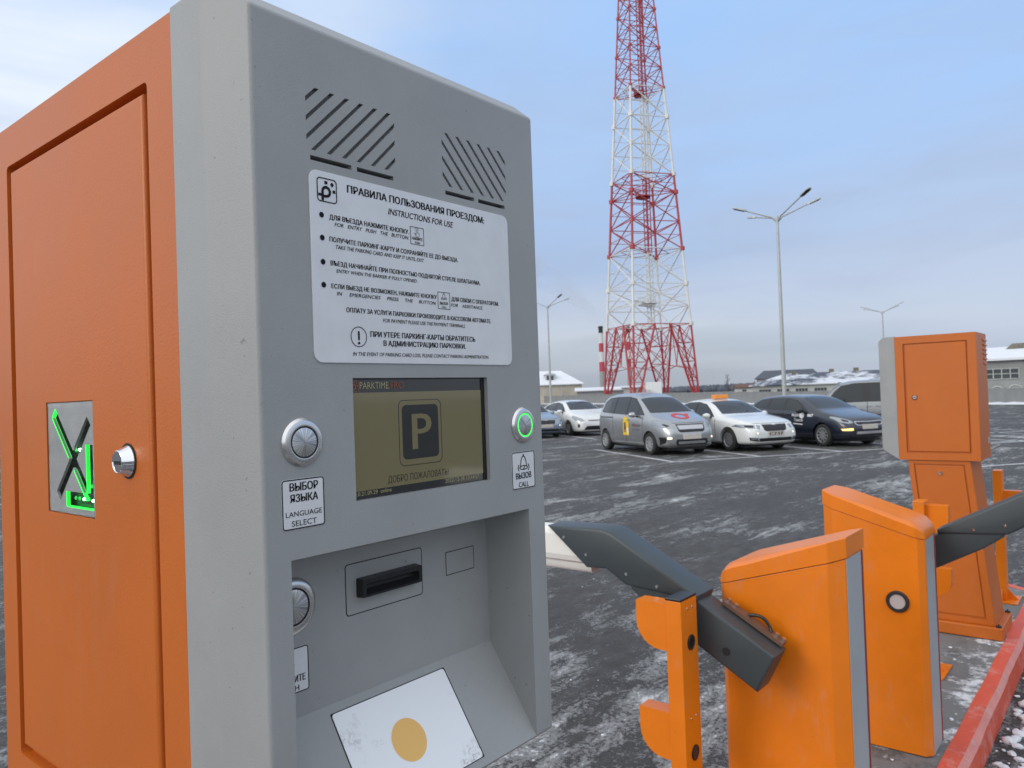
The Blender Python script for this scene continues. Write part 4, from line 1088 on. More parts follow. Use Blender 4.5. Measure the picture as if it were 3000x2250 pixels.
FREED['decals'] = [
    ('lettering', GRYP, 'side', blobs(lambda bm: text(bm, 'm', 1.80, 1.69, .76, .12, 0, .0), lambda bm: text(bm, 'xim', 1.57, 1.30, .76, .095, 0, .0), lambda bm: flat(bm, [(1.78, .69), (1.34, .69), (1.34, .665), (1.78, .665)], 0))),
    ('red_letter', MAROON, 'side', blobs(lambda bm: text(bm, 'a', 1.67, 1.59, .76, .12, 0, .02))),
    ('house_sticker', YELP, 'side', blobs(dpoly([(2.34, .50), (1.98, .50), (1.98, .90), (2.06, 1.00), (2.20, 1.06), (2.34, .98)]))),
    ('sticker_print', BRNP, 'side', blobs(dpoly([(2.30, .60), (2.16, .58), (2.14, .74), (2.18, .88), (2.28, .86)]))),
    ('sticker_print', WHP, 'side', blobs(dpoly([(2.10, .54), (2.02, .54), (2.02, .72), (2.10, .72)]))),
    ('hood_emblem', MAROON, 'top', blobs(dring(1.52, .02, .15, .25), dpoly([(1.42, .17), (1.28, .34), (1.38, .38), (1.54, .20)])))]
make_car('people_carrier', car_at(18.72, 10.50, HD - 1, .84, 4.22, 1.70), R(HD - 1), 'silver people carrier with red bonnet emblem and yellow house sticker on its side', FREED, cat='car')
# -- white saloon with an orange roof sign
OCT = dict(L=4.67, W=1.81, wr=.315, rim=.20, fo=.92, wb=2.68, spokes=10, paint=WHI, stations=stat(4.67),
    top=[(0, .58), (.04, .70), (.12, .78), (.40, .86), (.9, .945), (1.25, .985), (1.40, 1.03), (1.8, 1.27), (2.15, 1.41), (2.6, 1.455), (3.1, 1.44), (3.6, 1.34), (4.0, 1.16), (4.3, 1.07), (4.55, 1.02), (4.64, .92), (4.67, .70)],
    bot=[(0, .26), (.1, .19), (.5, .17), (4.1, .18), (4.5, .24), (4.67, .34)],
    belt=[(0, .52), (.3, .72), (1.0, .84), (1.6, .90), (2.6, .93), (3.6, .96), (4.67, .98)],
    wid=[(0, .72), (.04, .79), (.16, .89), (.45, .97), (.9, 1.0), (3.6, 1.0), (4.2, .96), (4.5, .91), (4.67, .84)],
    tum=.36, mirror=(1.72, .93), handles=(2.42, 3.30), hz=.84, plate=(.485, 0, 'C737'), dmid=2.3, fx=.2,
    regions=[('window_surround', DARKPL, 'side', [(1.58, .945), (1.90, 1.16), (2.2, 1.31), (2.6, 1.375), (3.1, 1.365), (3.5, 1.28), (3.86, 1.11), (3.80, 1.01), (3.0, .975)]),
        ('side_window', GLASS, 'side', [(1.72, .97), (1.93, 1.13), (2.22, 1.275), (2.55, 1.345), (2.56, .985)]),
        ('side_window', GLASS, 'side', [(2.66, .99), (2.66, 1.35), (3.05, 1.335), (3.32, 1.27), (3.40, 1.01)]),
        ('side_window', GLASS, 'side', [(3.47, 1.02), (3.42, 1.24), (3.72, 1.10), (3.74, 1.03)]),
        ('windscreen', GLASS, 'front', [(-.70, 1.025), (.70, 1.025), (.56, 1.36), (.3, 1.395), (-.3, 1.395), (-.56, 1.36)]),
        ('headlight', LAMP, 'corner', [(.60, .735), (.86, .755), (.89, .69), (.82, .645), (.62, .635)]),
        ('headlight', LAMP, 'corner', [(.44, .72), (.565, .735), (.585, .635), (.50, .60)]),
        ('headlight_core', GRILLE, 'corner', [(.64, .72), (.80, .73), (.80, .67), (.66, .66)]),
        ('grille', GRILLE, 'front', [(-.40, .735), (-.1, .735), (0, .715), (.1, .735), (.40, .735), (.36, .58), (.28, .545), (-.28, .545), (-.36, .58)]),
        ('grille_frame', ALLOY, 'front', [(-.42, .755), (-.1, .755), (0, .735), (.1, .755), (.42, .755), (.40, .737), (.1, .737), (0, .717), (-.1, .737), (-.40, .737)]),
        ('bonnet_gap', SEAM, 'front', [(-.62, .775), (.62, .775), (.62, .766), (-.62, .766)]),
        ('lower_intake', GRILLE, 'front', [(-.54, .375), (.54, .375), (.54, .278), (-.54, .278)]), ('side_intake', GRILLE, 'corner', [(.555, .385), (.77, .40), (.75, .31), (.555, .285)]),
        ('fog_lamp', LAMP, 'corner', [(.56, .375), (.74, .39), (.73, .34), (.56, .335)]),
        ('bumper_lamp', LOWL, 'corner', [(.56, .53), (.60, .53), (.60, .49), (.56, .49)]),
        ('door_gap', SEAM, 'side', seam(2.61, .30, 2.61, .97)), ('door_gap', SEAM, 'side', seam(1.50, .36, 1.52, .90))],
    decals=[('door_emblem', GRYP, 'side', blobs(dpoly([(2.05 + .06 * math.cos(R(a)), .78 + .09 * math.sin(R(a))) for a in range(0, 360, 30)]))),
            ('lettering', GRYP, 'side', blobs(lambda bm: flat(bm, [(2.28, .62), (1.86, .62), (1.86, .60), (2.28, .60)], 0)))])
oc = make_car('saloon_car', car_at(20.45, 8.98, HD, .92, 4.67, 1.81), R(HD), 'white saloon car with orange roof sign beside the silver people carrier', OCT)
bm = BM(); prism_y(bm, [(-.10, 1.455), (.10, 1.455), (.08, 1.575), (-.08, 1.575)], -.24, .24)
build('roof_sign', bm, mat('orange taxi sign', (0.80, 0.27, 0.03), 0.4), oc, bevel=.02, loc=(-.15, 0, 0))
# -- dark navy estate
CEED = dict(L=4.50, W=1.78, wr=.318, rim=.215, fo=.90, wb=2.65, spokes=10, spw=(.028, .018), paint=NAVY, stations=stat(4.50),
    top=[(0, .58), (.04, .70), (.12, .79), (.40, .88), (.85, .98), (1.10, 1.03), (1.3, 1.12), (1.7, 1.32), (2.05, 1.435), (2.5, 1.485), (3.2, 1.475), (3.8, 1.43), (4.05, 1.37), (4.25, 1.18), (4.42, 1.0), (4.50, .70)],
    bot=[(0, .26), (.1, .19), (.5, .17), (4.0, .18), (4.35, .24), (4.50, .34)],
    belt=[(0, .52), (.3, .72), (1.0, .88), (1.6, .94), (2.6, .98), (3.6, 1.04), (4.50, 1.06)],
    wid=[(0, .70), (.04, .78), (.18, .89), (.45, .97), (.9, 1.0), (3.5, 1.0), (4.1, .95), (4.35, .90), (4.50, .82)],
    tum=.36, mirror=(1.62, .97), handles=(2.40, 3.2), hz=.88, plate=(.56, 0, None), dmid=2.2, mirrm=BLACK, fx=.2,
    regions=[('window_surround', DARKPL, 'side', [(1.46, .985), (1.8, 1.19), (2.1, 1.33), (2.5, 1.395), (3.2, 1.39), (3.75, 1.34), (4.02, 1.16), (3.9, 1.10), (3.0, 1.035)]),
        ('side_window', GLASS, 'side', [(1.72, 1.02), (1.92, 1.20), (2.2, 1.325), (2.48, 1.36), (2.47, 1.04)]),
        ('side_window', GLASS, 'side', [(2.57, 1.045), (2.58, 1.365), (3.2, 1.36), (3.25, 1.08)]),
        ('side_window', GLASS, 'side', [(3.33, 1.09), (3.30, 1.355), (3.70, 1.31), (3.92, 1.16), (3.86, 1.125)]),
        ('windscreen', GLASS, 'front', [(-.70, 1.07), (.70, 1.07), (.55, 1.385), (.3, 1.43), (-.3, 1.43), (-.55, 1.385)]),
        ('headlight', LAMP, 'corner', [(.52, .68), (.56, .73), (.80, .86), (.83, .82), (.80, .70), (.66, .655)]),
        ('headlight_core', GRILLE, 'corner', [(.64, .74), (.74, .79), (.74, .72), (.64, .69)]),
        ('grille_frame', ALLOY, 'front', [(-.48, .72), (0, .705), (.48, .72), (.50, .66), (.42, .595), (0, .60), (-.42, .595), (-.50, .66)]),
        ('grille', GRILLE, 'front', [(-.455, .70), (0, .685), (.455, .70), (.46, .66), (.40, .615), (0, .62), (-.40, .615), (-.46, .66)]),
        ('lower_intake', GRILLE, 'front', [(-.50, .47), (.50, .47), (.55, .30), (-.55, .30)]),
        ('skid_bar', ALLOY, 'front', [(-.46, .43), (.46, .43), (.48, .36), (-.48, .36)]),
        ('fog_lamp', AMB, 'corner', [(.58, .53), (.80, .51), (.78, .46), (.58, .465)]),
        ('door_gap', SEAM, 'side', seam(2.52, .30, 2.52, 1.03))],
    decals=[('lettering', WHP, 'side', blobs(lambda bm: text(bm, 'Такси', 2.02, 1.66, .70, .085, 0, .02), lambda bm: flat(bm, [(2.06, .62), (1.66, .60), (1.66, .63), (2.06, .65)], 0),
                 lambda bm: text(bm, 'Яндекс', 2.12, 1.80, .845, .085, 0, .02), dpoly([(1.70 + .10 * math.cos(R(a)), .885 + .10 * math.sin(R(a))) for a in range(0, 360, 30)]),
                 lambda bm: text(bm, '887', 1.46, 1.24, .84, .08, 0, .03)))])
make_car('estate_car', car_at(22.62, 7.10, HD, .90, 4.50, 1.78), R(HD), 'dark navy estate car with white lettering on its side and lit amber fog lamps', CEED)
# -- white liftback farther back
PRI = dict(L=4.46, W=1.75, wr=.315, rim=.19, fo=.93, wb=2.70, spokes=5, spw=(.05, .04), paint=WHI, stations=stat(4.46),
    top=[(0, .56), (.04, .68), (.12, .76), (.40, .88), (.80, .99), (1.0, 1.05), (1.4, 1.25), (1.8, 1.41), (2.2, 1.48), (2.6, 1.49), (3.1, 1.45), (3.6, 1.36), (4.0, 1.24), (4.25, 1.12), (4.40, .95), (4.46, .70)],
    bot=[(0, .24), (.1, .18), (.5, .16), (4.0, .18), (4.35, .24), (4.46, .34)],
    belt=[(0, .52), (.3, .72), (1.0, .90), (1.6, .95), (2.6, 1.0), (3.6, 1.05), (4.46, 1.04)],
    wid=[(0, .66), (.04, .74), (.18, .87), (.45, .96), (.9, 1.0), (3.5, 1.0), (4.0, .95), (4.3, .89), (4.46, .82)],
    tum=.36, mirror=(1.50, .97), handles=(2.4, 3.25), hz=.88, dmid=2.2, fx=.2,
    regions=[('window_surround', DARKPL, 'side', [(1.30, 1.0), (1.65, 1.20), (1.95, 1.335), (2.4, 1.40), (3.0, 1.375), (3.55, 1.26), (3.75, 1.13), (3.0, 1.05)]),
        ('side_window', GLASS, 'side', [(1.62, 1.03), (1.76, 1.20), (2.0, 1.315), (2.42, 1.37), (2.44, 1.05)]),
        ('side_window', GLASS, 'side', [(2.52, 1.055), (2.52, 1.37), (2.95, 1.35), (3.3, 1.28), (3.34, 1.09)]),
        ('windscreen', GLASS, 'front', [(-.68, 1.08), (.68, 1.08), (.54, 1.39), (.3, 1.43), (-.3, 1.43), (-.54, 1.39)]),
        ('headlight', LAMP, 'corner', [(.48, .64), (.56, .72), (.78, .85), (.83, .80), (.80, .66), (.62, .60)]),
        ('lower_intake', GRILLE, 'front', [(-.42, .42), (.42, .42), (.56, .26), (-.56, .26)]),
        ('fog_lamp', GRILLE, 'corner', [(.68, .50), (.75, .50), (.74, .36), (.69, .36)]),
        ('upper_slot', GRILLE, 'front', [(-.34, .66), (.34, .66), (.32, .62), (-.32, .62)]),
        ('door_gap', SEAM, 'side', seam(2.48, .30, 2.48, 1.04))])
make_car('liftback_car', car_at(26.3, 18.6, HD - 1, .93, 4.46, 1.75), R(HD - 1), 'white liftback car in the back row partly hidden behind the silver people carrier', PRI)
# -- pale blue car at the terminal's edge
SOL = dict(OCT); SOL.update(L=4.40, W=1.73, fo=.86, wb=2.60, paint=BLU, stations=stat(4.40), plate=(.50, 0, None), decals=[])
make_car('saloon_car', car_at(25.75, 18.95, HD, .86, 4.40, 1.73, left=True), R(HD), 'blue grey saloon car half hidden behind the right edge of the close terminal', SOL)
# -- tall silver van behind the estate
STA = dict(L=5.12, W=1.92, wr=.34, rim=.21, fo=.90, wb=3.20, spokes=6, spw=(.04, .03), paint=VANS, stations=stat(5.12),
    top=[(0, .70), (.05, .85), (.14, .94), (.40, 1.02), (.62, 1.12), (.80, 1.24), (1.05, 1.56), (1.25, 1.76), (1.6, 1.86), (2.7, 1.90), (3.8, 1.90), (4.6, 1.87), (4.9, 1.78), (5.05, 1.4), (5.12, .8)],
    bot=[(0, .30), (.1, .24), (.5, .22), (4.6, .22), (5.0, .28), (5.12, .38)],
    belt=[(0, .62), (.3, .84), (.9, 1.04), (1.5, 1.10), (2.6, 1.12), (5.12, 1.12)],
    wid=[(0, .76), (.05, .82), (.2, .91), (.45, .97), (.9, 1.0), (4.4, 1.0), (4.9, .96), (5.12, .90)],
    tum=.20, mirror=(1.40, 1.16), handles=(2.2, 2.5), hz=1.0, dmid=2.5, mirrm=BLACK, fx=.5,
    regions=[('window_surround', DARKPL, 'side', [(.86, 1.13), (1.16, 1.52), (1.38, 1.71), (1.8, 1.78), (3.6, 1.80), (4.8, 1.78), (4.92, 1.2), (3.5, 1.155), (2.2, 1.15)]),
        ('side_window', GLASS, 'side', [(.98, 1.165), (1.22, 1.49), (1.42, 1.68), (1.98, 1.735), (2.02, 1.175)]),
        ('side_window', GLASS, 'side', [(2.24, 1.185), (2.26, 1.745), (3.38, 1.755), (3.38, 1.19)]),
        ('side_window', GLASS, 'side', [(3.52, 1.195), (3.52, 1.755), (4.74, 1.74), (4.82, 1.22)]),
        ('windscreen', GLASS, 'front', [(-.76, 1.24), (.76, 1.24), (.68, 1.74), (.3, 1.79), (-.3, 1.79), (-.68, 1.74)]),
        ('headlight', LAMP, 'corner', [(.56, .72), (.62, .86), (.84, .92), (.90, .86), (.86, .72)]),
        ('grille', GRILLE, 'front', [(-.42, .84), (.42, .84), (.38, .70), (-.38, .70)]),
        ('moulding', SEAM, 'side', [(1.2, .74), (1.2, .70), (4.9, .70), (4.9, .74)]),
        ('door_gap', SEAM, 'side', seam(3.45, .30, 3.45, 1.14)), ('door_gap', SEAM, 'side', seam(2.16, .30, 2.16, 1.14))])
p = at(2600, 28.5)
make_car('passenger_van', (p.x + .35, p.y + .35, 0), R(106), 'tall grey silver van with dark side windows parked side on behind the dark estate', STA, cat='van')
# ---------------------------------------------------------------- lattice tower
TD = 130.0; tdir = at(1905, 1.0, 1145); rv = Vector((tdir.y, -tdir.x, 0)); TC = tdir * TD
th = R(18)
CORN = [-tdir * math.cos(th) - rv * math.sin(th), rv * math.cos(th) - tdir * math.sin(th), tdir * math.cos(th) + rv * math.sin(th), -rv * math.cos(th) + tdir * math.sin(th)]
def trad(z): return max(8.25 - .0768 * z, 1.2)
def tcor(i, z): return CORN[i % 4] * trad(z) + Vector((0, 0, z))
tower = empty('lattice_tower', TC, 0, label='tall red and white steel lattice tower rising behind the parked cars', cat='tower')
SECT = [(12.6, 25.0, WHITEP, 'white_section'), (25.0, 37.4, REDP, 'red_section'), (37.4, 52.0, WHITEP, 'white_section'), (52.0, 72.0, REDP, 'red_section'), (72.0, 92.0, WHITEP, 'white_section')]
def beam(bm, p, q, r): cyl(bm, p, q, r, r, 4)
PAN = {0: [12.6, 15.6, 19.2, 25.0], 1: [25.0, 29.5, 34.4, 37.4], 2: [37.4, 42.2, 47.0, 52.0], 3: [52, 55.4, 58.8, 62.1, 65.4, 68.7, 72], 4: [72, 76, 80, 84, 88, 92]}
for si, (z0, z1, m, nm) in enumerate(SECT):
    bm = BM(); zs = PAN[si]; lr = .20 if z0 < 50 else .14
    for i in range(4):
        beam(bm, tcor(i, z0), tcor(i, z1), lr)
        for a, b in zip(zs, zs[1:]):
            r = .095 if z0 < 50 else .075
            beam(bm, tcor(i, b), tcor(i + 1, b), r * .9)
            if a < 15: 
                mid = (tcor(i, a) + tcor(i + 1, a)) / 2
                beam(bm, tcor(i, b), tcor(i, a) * .6 + tcor(i + 1, a) * .4, r); beam(bm, tcor(i + 1, b), tcor(i, a) * .4 + tcor(i + 1, a) * .6, r)
            else:
                beam(bm, tcor(i, a), tcor(i + 1, b), r); beam(bm, tcor(i + 1, a), tcor(i, b), r)
                m_ = (a + b) / 2; x_ = (tcor(i, a) + tcor(i + 1, a) + tcor(i, b) + tcor(i + 1, b)) / 4
                beam(bm, tcor(i, m_), x_, r * .55); beam(bm, tcor(i + 1, m_), x_, r * .55)          # secondary bracing
        for g in zs[::2]:
            c = tcor(i, g); bmesh.ops.create_cube(bm, size=.62 if z0 < 50 else .42, matrix=Matrix.Translation(c))
    for g in (zs[0], zs[-1]):                                        # cross ties inside the section
        beam(bm, tcor(0, g), tcor(2, g), .05); beam(bm, tcor(1, g), tcor(3, g), .05)
        for i in range(4): beam(bm, (tcor(i, g) + tcor(i + 1, g)) / 2, (tcor(i + 1, g) + tcor(i + 2, g)) / 2, .05)
    for k in range(4):                                               # cable ladder in the middle
        o = Vector((math.cos(R(90 * k + 20)) * .55, math.sin(R(90 * k + 20)) * .55, 0)) + rv * .6
        beam(bm, o + Vector((0, 0, z0)), o + Vector((0, 0, z1)), .085)
    z = z0
    while z < z1:
        for k in range(4):
            a = Vector((math.cos(R(90 * k + 20)) * .55, math.sin(R(90 * k + 20)) * .55, z)) + rv * .6; b = Vector((math.cos(R(90 * k + 110)) * .55, math.sin(R(90 * k + 110)) * .55, z + .5)) + rv * .6
            beam(bm, a, b, .04)
        z += 1.0
    build(nm, bm, m, tower)
for i in range(4):                                                   # splayed feet: each a bundle of chords drawn in to one footing
    bm = BM(); ft = CORN[i] * 8.25 + Vector((0, 0, -.2))
    side = [CORN[(i + 1) % 4] - CORN[i], CORN[(i - 1) % 4] - CORN[i]]
    zt = 12.6; tops = [tcor(i, zt), tcor(i, zt) + side[0] * trad(zt) * .37, tcor(i, zt) + side[1] * trad(zt) * .37]
    bots = [ft, ft + side[0] * .10 * 8.25 * .6, ft + side[1] * .10 * 8.25 * .6]
    for a, b in zip(tops, bots): beam(bm, a, b, .17)
    lv = [0, .27, .52, .76, 1.0]
    for j in range(3):
        k = (j + 1) % 3
        for t0, t1 in zip(lv, lv[1:]):
            pa, pb = bots[j].lerp(tops[j], t0), bots[k].lerp(tops[k], t0); qa, qb = bots[j].lerp(tops[j], t1), bots[k].lerp(tops[k], t1)
            beam(bm, qa, qb, .07); beam(bm, pa, qb, .06); beam(bm, pb, qa, .06)
    build('tower_leg', bm, REDP, tower)
for i in range(4):                                                   # trussed arches between the feet
    bm = BM(); a = tcor(i, 12.6); b = tcor(i + 1, 12.6); apex = (a + b) / 2
    s = CORN[(i + 1) % 4] - CORN[i]
    p0 = a + s * trad(12.6) * .37; p1 = b - s * trad(12.6) * .37
    beam(bm, p0, p1, .09)
    fa = CORN[i] * 8.25 + s * .5; fb = CORN[i + 1 - 4 if i == 3 else i + 1] * 8.25 - s * .5
    mid = (p0 + p1) / 2 + Vector((0, 0, -6.6))
    for q, f in ((p0, fa), (p1, fb)):
        foot = CORN[i if q is p0 else (i + 1) % 4] * 8.25
        knee = foot.lerp(q, .42); beam(bm, q, mid, .075); beam(bm, mid, knee, .065); beam(bm, q.lerp(mid, .5), knee.lerp(q, .45), .05)
    build('arch_truss', bm, REDP, tower)
for z, m in ((34.4, REDP), (16.4, WHITEP), (51.6, REDP)):            # work platforms with railings
    bm = BM(); r = trad(z) * (.22 if z < 50 else .20)
    ring = [Vector((math.cos(R(a)) * r, math.sin(R(a)) * r, z)) for a in range(0, 360, 45)]
    bm.faces.new([bm.verts.new(p) for p in ring]); bm.faces.new([bm.verts.new(p - Vector((0, 0, .25))) for p in ring][::-1])
    for a, b in zip(ring, ring[1:] + ring[:1]):
        beam(bm, a, b, .12)
        for h in (.6, 1.2): beam(bm, a + Vector((0, 0, h)), b + Vector((0, 0, h)), .04)
        beam(bm, a, a + Vector((0, 0, 1.2)), .04)
    for i in range(4): beam(bm, ring[i * 2], tcor(i, z), .09)
    build('platform', bm, m, tower)

# ---------------------------------------------------------------- street lamps
def make_lamp(pos, top, r, arms, label):
    t = empty('street_lamp', pos, 0, label=label, cat='street lamp', group='street lamps over the car park')
    bm = BM(); lathe(bm, [(.16, 0), (.16, .02), (.105, .03), (.100, 1.2), (.055, top - .25), (.05, top)], (0, 0, 0), (0, 0, 1), 12); build('pole', bm, GALV, t, smooth=40)
    d = pos.normalized(); right = Vector((d.y, -d.x, 0))
    for (ar, ad, up, hl_) in arms:
        v = right * ar * .87 + d * ad; L_ = v.length; v.normalize(); tip = v * L_ + Vector((0, 0, up))
        bm = BM(); cyl(bm, (0, 0, top - .28), v * .25 + Vector((0, 0, top - .02)), .04, .035, 8); cyl(bm, v * .22 + Vector((0, 0, top - .05)), tip + Vector((0, 0, top)), .034, .028, 8)
        a = build('lamp_arm', bm, GALV, t, smooth=40)
        bm = BM(); ax = (tip + Vector((0, 0, 0)) - v * .22).normalized(); sidev = ax.cross(Vector((0, 0, 1))).normalized(); upv = sidev.cross(ax)
        o = tip + Vector((0, 0, top)); sec = []
        for s, wd, h in ((-.05, .05, .05), (.08, .11, .05), (.45, .13, .04), (.58, .08, .03)):
            sec.append([bm.verts.new(o + ax * s + sidev * (wd * a_) + upv * (h * b_)) for a_, b_ in ((-1, -.6), (1, -.6), (.8, 1), (-.8, 1))])
        for s0, s1 in zip(sec, sec[1:]):
            for k in range(4): bm.faces.new((s0[k], s1[k], s1[(k + 1) % 4], s0[(k + 1) % 4]))
        bm.faces.new(sec[0]); bm.faces.new(sec[-1][::-1])
        build('lamp_head', bm, GALV, t, bevel=.006)
        bm = BM(); vs = [bm.verts.new(o + ax * s + sidev * w_ - upv * .034) for s, w_ in ((.06, -.07), (.06, .07), (.50, .07), (.50, -.07))]
        lo = [bm.verts.new(v_.co - upv * .012) for v_ in vs]
        bm.faces.new(lo[::-1]); bm.faces.new(vs)
        for k in range(4): bm.faces.new((vs[k], lo[k], lo[(k + 1) % 4], vs[(k + 1) % 4]))
        build('lamp_lens', bm, DARKPL, t)
    return t
ARMS = [(-1.55, .0, .38, 0), (1.50, .15, .42, 0), (1.15, -1.15, .50, 0), (-1.10, 1.15, .28, 0)]
make_lamp(at(2298, 36.0, 1152), 9.35, .1, ARMS, 'tall grey street lamp with four arms standing behind the white saloon and the estate')
make_lamp(at(1613, 65.0, 1152), 9.35, .1, [(1.55, .0, .38, 0), (1.0, -1.1, .5, 0), (-1.3, .2, .4, 0)], 'distant grey street lamp at the right edge of the close terminal, before the cream building')
make_lamp(at(2594, 82.0, 1125), 8.7, .1, [(-1.6, .2, .40, 0), (1.6, .2, .55, 0), (-1.45, 1.0, .30, 0), (1.2, 1.1, .38, 0)], 'distant grey street lamp whose head shows above the farther orange terminal')

# ---------------------------------------------------------------- far fence of concrete panels
f0 = Vector((50.0, -12.4)); FN = 96
fe = empty('panel_fence', (f0.x, f0.y, 0), 0, label='long low grey concrete panel fence running behind the whole car park', cat='fence')
for k in range(FN):
    a = UF * (k * 3.0); b = UF * (k * 3.0 + 2.9); h0 = 1.08 + .44 * min(1, max(0, (k - 10) / 16.0)); h1 = 1.08 + .44 * min(1, max(0, (k - 9) / 16.0))
    nrm = Vector((-UF.y, UF.x)) * .05
    bm = BM(); vs = []
    for s in (1, -1):
        for c, h in ((a, h0), (b, h1)):
            q = c + nrm * s; vs += [bm.verts.new((q.x, q.y, -.05)), bm.verts.new((q.x, q.y, h))]
    for q in ((0, 2, 3, 1), (4, 5, 7, 6), (0, 1, 5, 4), (2, 6, 7, 3), (1, 3, 7, 5), (0, 4, 6, 2)): bm.faces.new([vs[i] for i in q])
    build('fence_panel', bm, FENCE, fe)
    bm = BM(); p = UF * (k * 3.0 - .05); box(bm, p.x - .07, p.x + .07, p.y - .07, p.y + .07, -.05, h0 + .04); build('fence_post', bm, FENCE, fe)

# ---------------------------------------------------------------- buildings (local: x along the front wall, -y faces the viewer)
def building(name, pos, rz, label, w_, d_, zw, zr, wall, roof, hip=0.0, zb=-.3, over=.4, wins=(), ridge_f=.5, win_s=1.0):
    t = empty(name, pos, rz, label=label, cat='building')
    bm = BM(); box(bm, 0, w_, 0, d_, zb, zw); wl = build('wall', bm, wall, t)
    bm = BM(); rd = d_ * ridge_f
    lo = [(-over, -over, zw), (w_ + over, -over, zw), (w_ + over, d_ + over, zw), (-over, d_ + over, zw)]
    e0, e1 = hip * min(w_ / 2 - .1, d_), w_ - hip * min(w_ / 2 - .1, d_)
    if hip == 0: e0, e1 = -over, w_ + over
    top = [(e0, rd, zr), (e1, rd, zr)]
    lov = [bm.verts.new(p) for p in lo]; up = [bm.verts.new((p[0], p[1], p[2] + .18)) for p in lo]; tv = [bm.verts.new(p) for p in top]
    bm.faces.new(lov[::-1])
    for k in range(4): bm.faces.new((lov[k], lov[(k + 1) % 4], up[(k + 1) % 4], up[k]))
    bm.faces.new((up[0], up[1], tv[1], tv[0])); bm.faces.new((up[2], up[3], tv[0], tv[1])); bm.faces.new((up[1], up[2], tv[1])); bm.faces.new((up[3], up[0], tv[0]))
    rf = build('roof', bm, roof, t)
    for (x0, x1, z0, z1, nx, nz) in wins:
        bm = BM(); box(bm, x0, x1, -.04, .02, z0, z1)
        wi = build('window', bm, WINDOWM, t)
        bm = BM()
        for k in range(nx + 1):
            x = x0 + (x1 - x0) * k / nx; box(bm, x - .035, x + .035, -.075, -.042, z0, z1)
        for k in range(nz + 1):
            z = z0 + (z1 - z0) * k / nz; box(bm, x0, x1, -.068, -.044, z - .03, z + .03)
        build('glazing_bars', bm, GALV, wi)
    return t, wl, rf
def facing(px, dist, turn=0.0):
    """origin on the ray and a rotation so that local -y looks back at the viewer (plus a turn)"""
    p = at(px, dist); return p, math.atan2(p.y, p.x) - math.pi / 2 + R(turn)
# cream house with snowy hip roof, left
p, rz = facing(1490, 150, 0)
t, wl, rf = building('snowy_house', p, rz, 'cream panelled building under a steep white snow roof at the left, by the terminal edge', 14.4, 12, 3.62, 6.6, CREAM, SNOW, hip=.52)
bm = BM(); box(bm, 7.4, 9.2, 1.6, 4.0, 4.45, 5.75); dm = build('dormer', bm, WALLW, rf)
bm = BM(); box(bm, 7.65, 8.95, 1.54, 1.62, 4.65, 5.5); build('dormer_window', bm, WINDOWM, rf)
bm = BM(); prism_y(bm, [(7.1, 5.75), (9.5, 5.75), (8.3, 6.35)], 1.3, 4.4); build('dormer_roof', bm, SNOW, rf)
for x in (3.5, 6.9, 10.4):
    bm = BM(); box(bm, x - .08, x + .08, -.05, .01, -.2, 3.6); build('wall_rib', bm, WALLW, t)
# long low sheds
p, rz = facing(1690, 140, 0)
building('low_shed', p, rz, 'long low grey shed with a thin snowy roof behind the left tower legs', 12.5, 5, 2.15, 2.85, mat('grey shed wall', (.30, .31, .32), .8, var=.1), SNOW)
p, rz = facing(1828, 138, 2)
building('low_shed', p, rz, 'small white shed with flat snowy roof between the tower legs', 4.0, 5, 2.5, 2.9, WALLW, SNOW)
# small house with brown roof
p, rz = facing(2160, 200, 8)
t, wl, rf = building('cottage', p, rz, 'small distant white house with a brown roof left of the long snowy building', 4.6, 5, 1.75, 2.8, WALLW, mat('brown roof', (.13, .075, .055), .8, var=.2), wins=[(1.2, 2.2, .8, 1.4, 2, 1)])
bm = BM(); box(bm, 3.3, 4.7, -.46, 3, 1.94, 2.05); build('snow_cover', bm, SNOW, t)
# long workshop with patchy snow on a dark roof
p, rz = facing(2204, 150, -6)
w1 = [(1.2 + 3.2 * k, 3.3 + 3.2 * k, .75, 1.35, 4, 1) for k in range(10)]
t, wl, rf = building('long_workshop', p, rz, 'long pale workshop with patchy snow on its dark roof behind the estate car', 34, 22, 1.95, 4.3, WALLW, ROOFSNOW, hip=.30, wins=w1, over=.6)
for x, y, z, s in ((6.5, 9.5, 4.15, .5), (13.2, 10.8, 4.3, .55), (17.5, 10.8, 4.3, .6), (25, 10.8, 4.3, .7)):
    bm = BM(); box(bm, x, x + s * 1.6, y, y + s, z - .6, z + s); build('roof_vent', bm, mat('ochre vent box', (.17, .15, .11), .8, var=.3), rf)
p, rz = facing(2218, 165, -4)
building('grey_barn', p, rz, 'grey barn with pale gable rising just behind the left end of the long workshop', 12, 8, 3.4, 5.2, mat('grey barn wall', (.33, .33, .32), .8, var=.15), mat('dark slate roof', (.075, .085, .105), .7, var=.2), hip=.2)
# grey hall at the far right
p, rz = facing(2840, 78, -9)
w2 = [(.6, 3.7, 1.75, 2.62, 5, 2), (4.7, 8.2, 1.75, 2.62, 6, 2), (9.2, 12.7, 1.75, 2.62, 6, 2), (13.7, 17, 1.75, 2.62, 6, 2)]
t, wl, rf = building('grey_hall', p, rz, 'grey hall with barred windows and a snow covered roof at the far right', 24, 16, 3.32, 4.75, mat('grey render wall', (.30, .31, .305), .85, var=.18, vscale=.6), SNOW, hip=.0, wins=w2, over=.5)
for x in (4.2, 8.7, 13.2):
    bm = BM(); cyl(bm, (x, -.09, -.1), (x, -.09, 3.3), .05, n=8); build('downpipe', bm, GALV, t)
bm = BM(); prism_y(bm, [(2.0, 4.4), (4.6, 4.4), (4.2, 4.95), (2.6, 4.95)], 6, 9); build('roof_vent', bm, mat('weathered vent', (.16, .15, .12), .8, var=.3), rf)
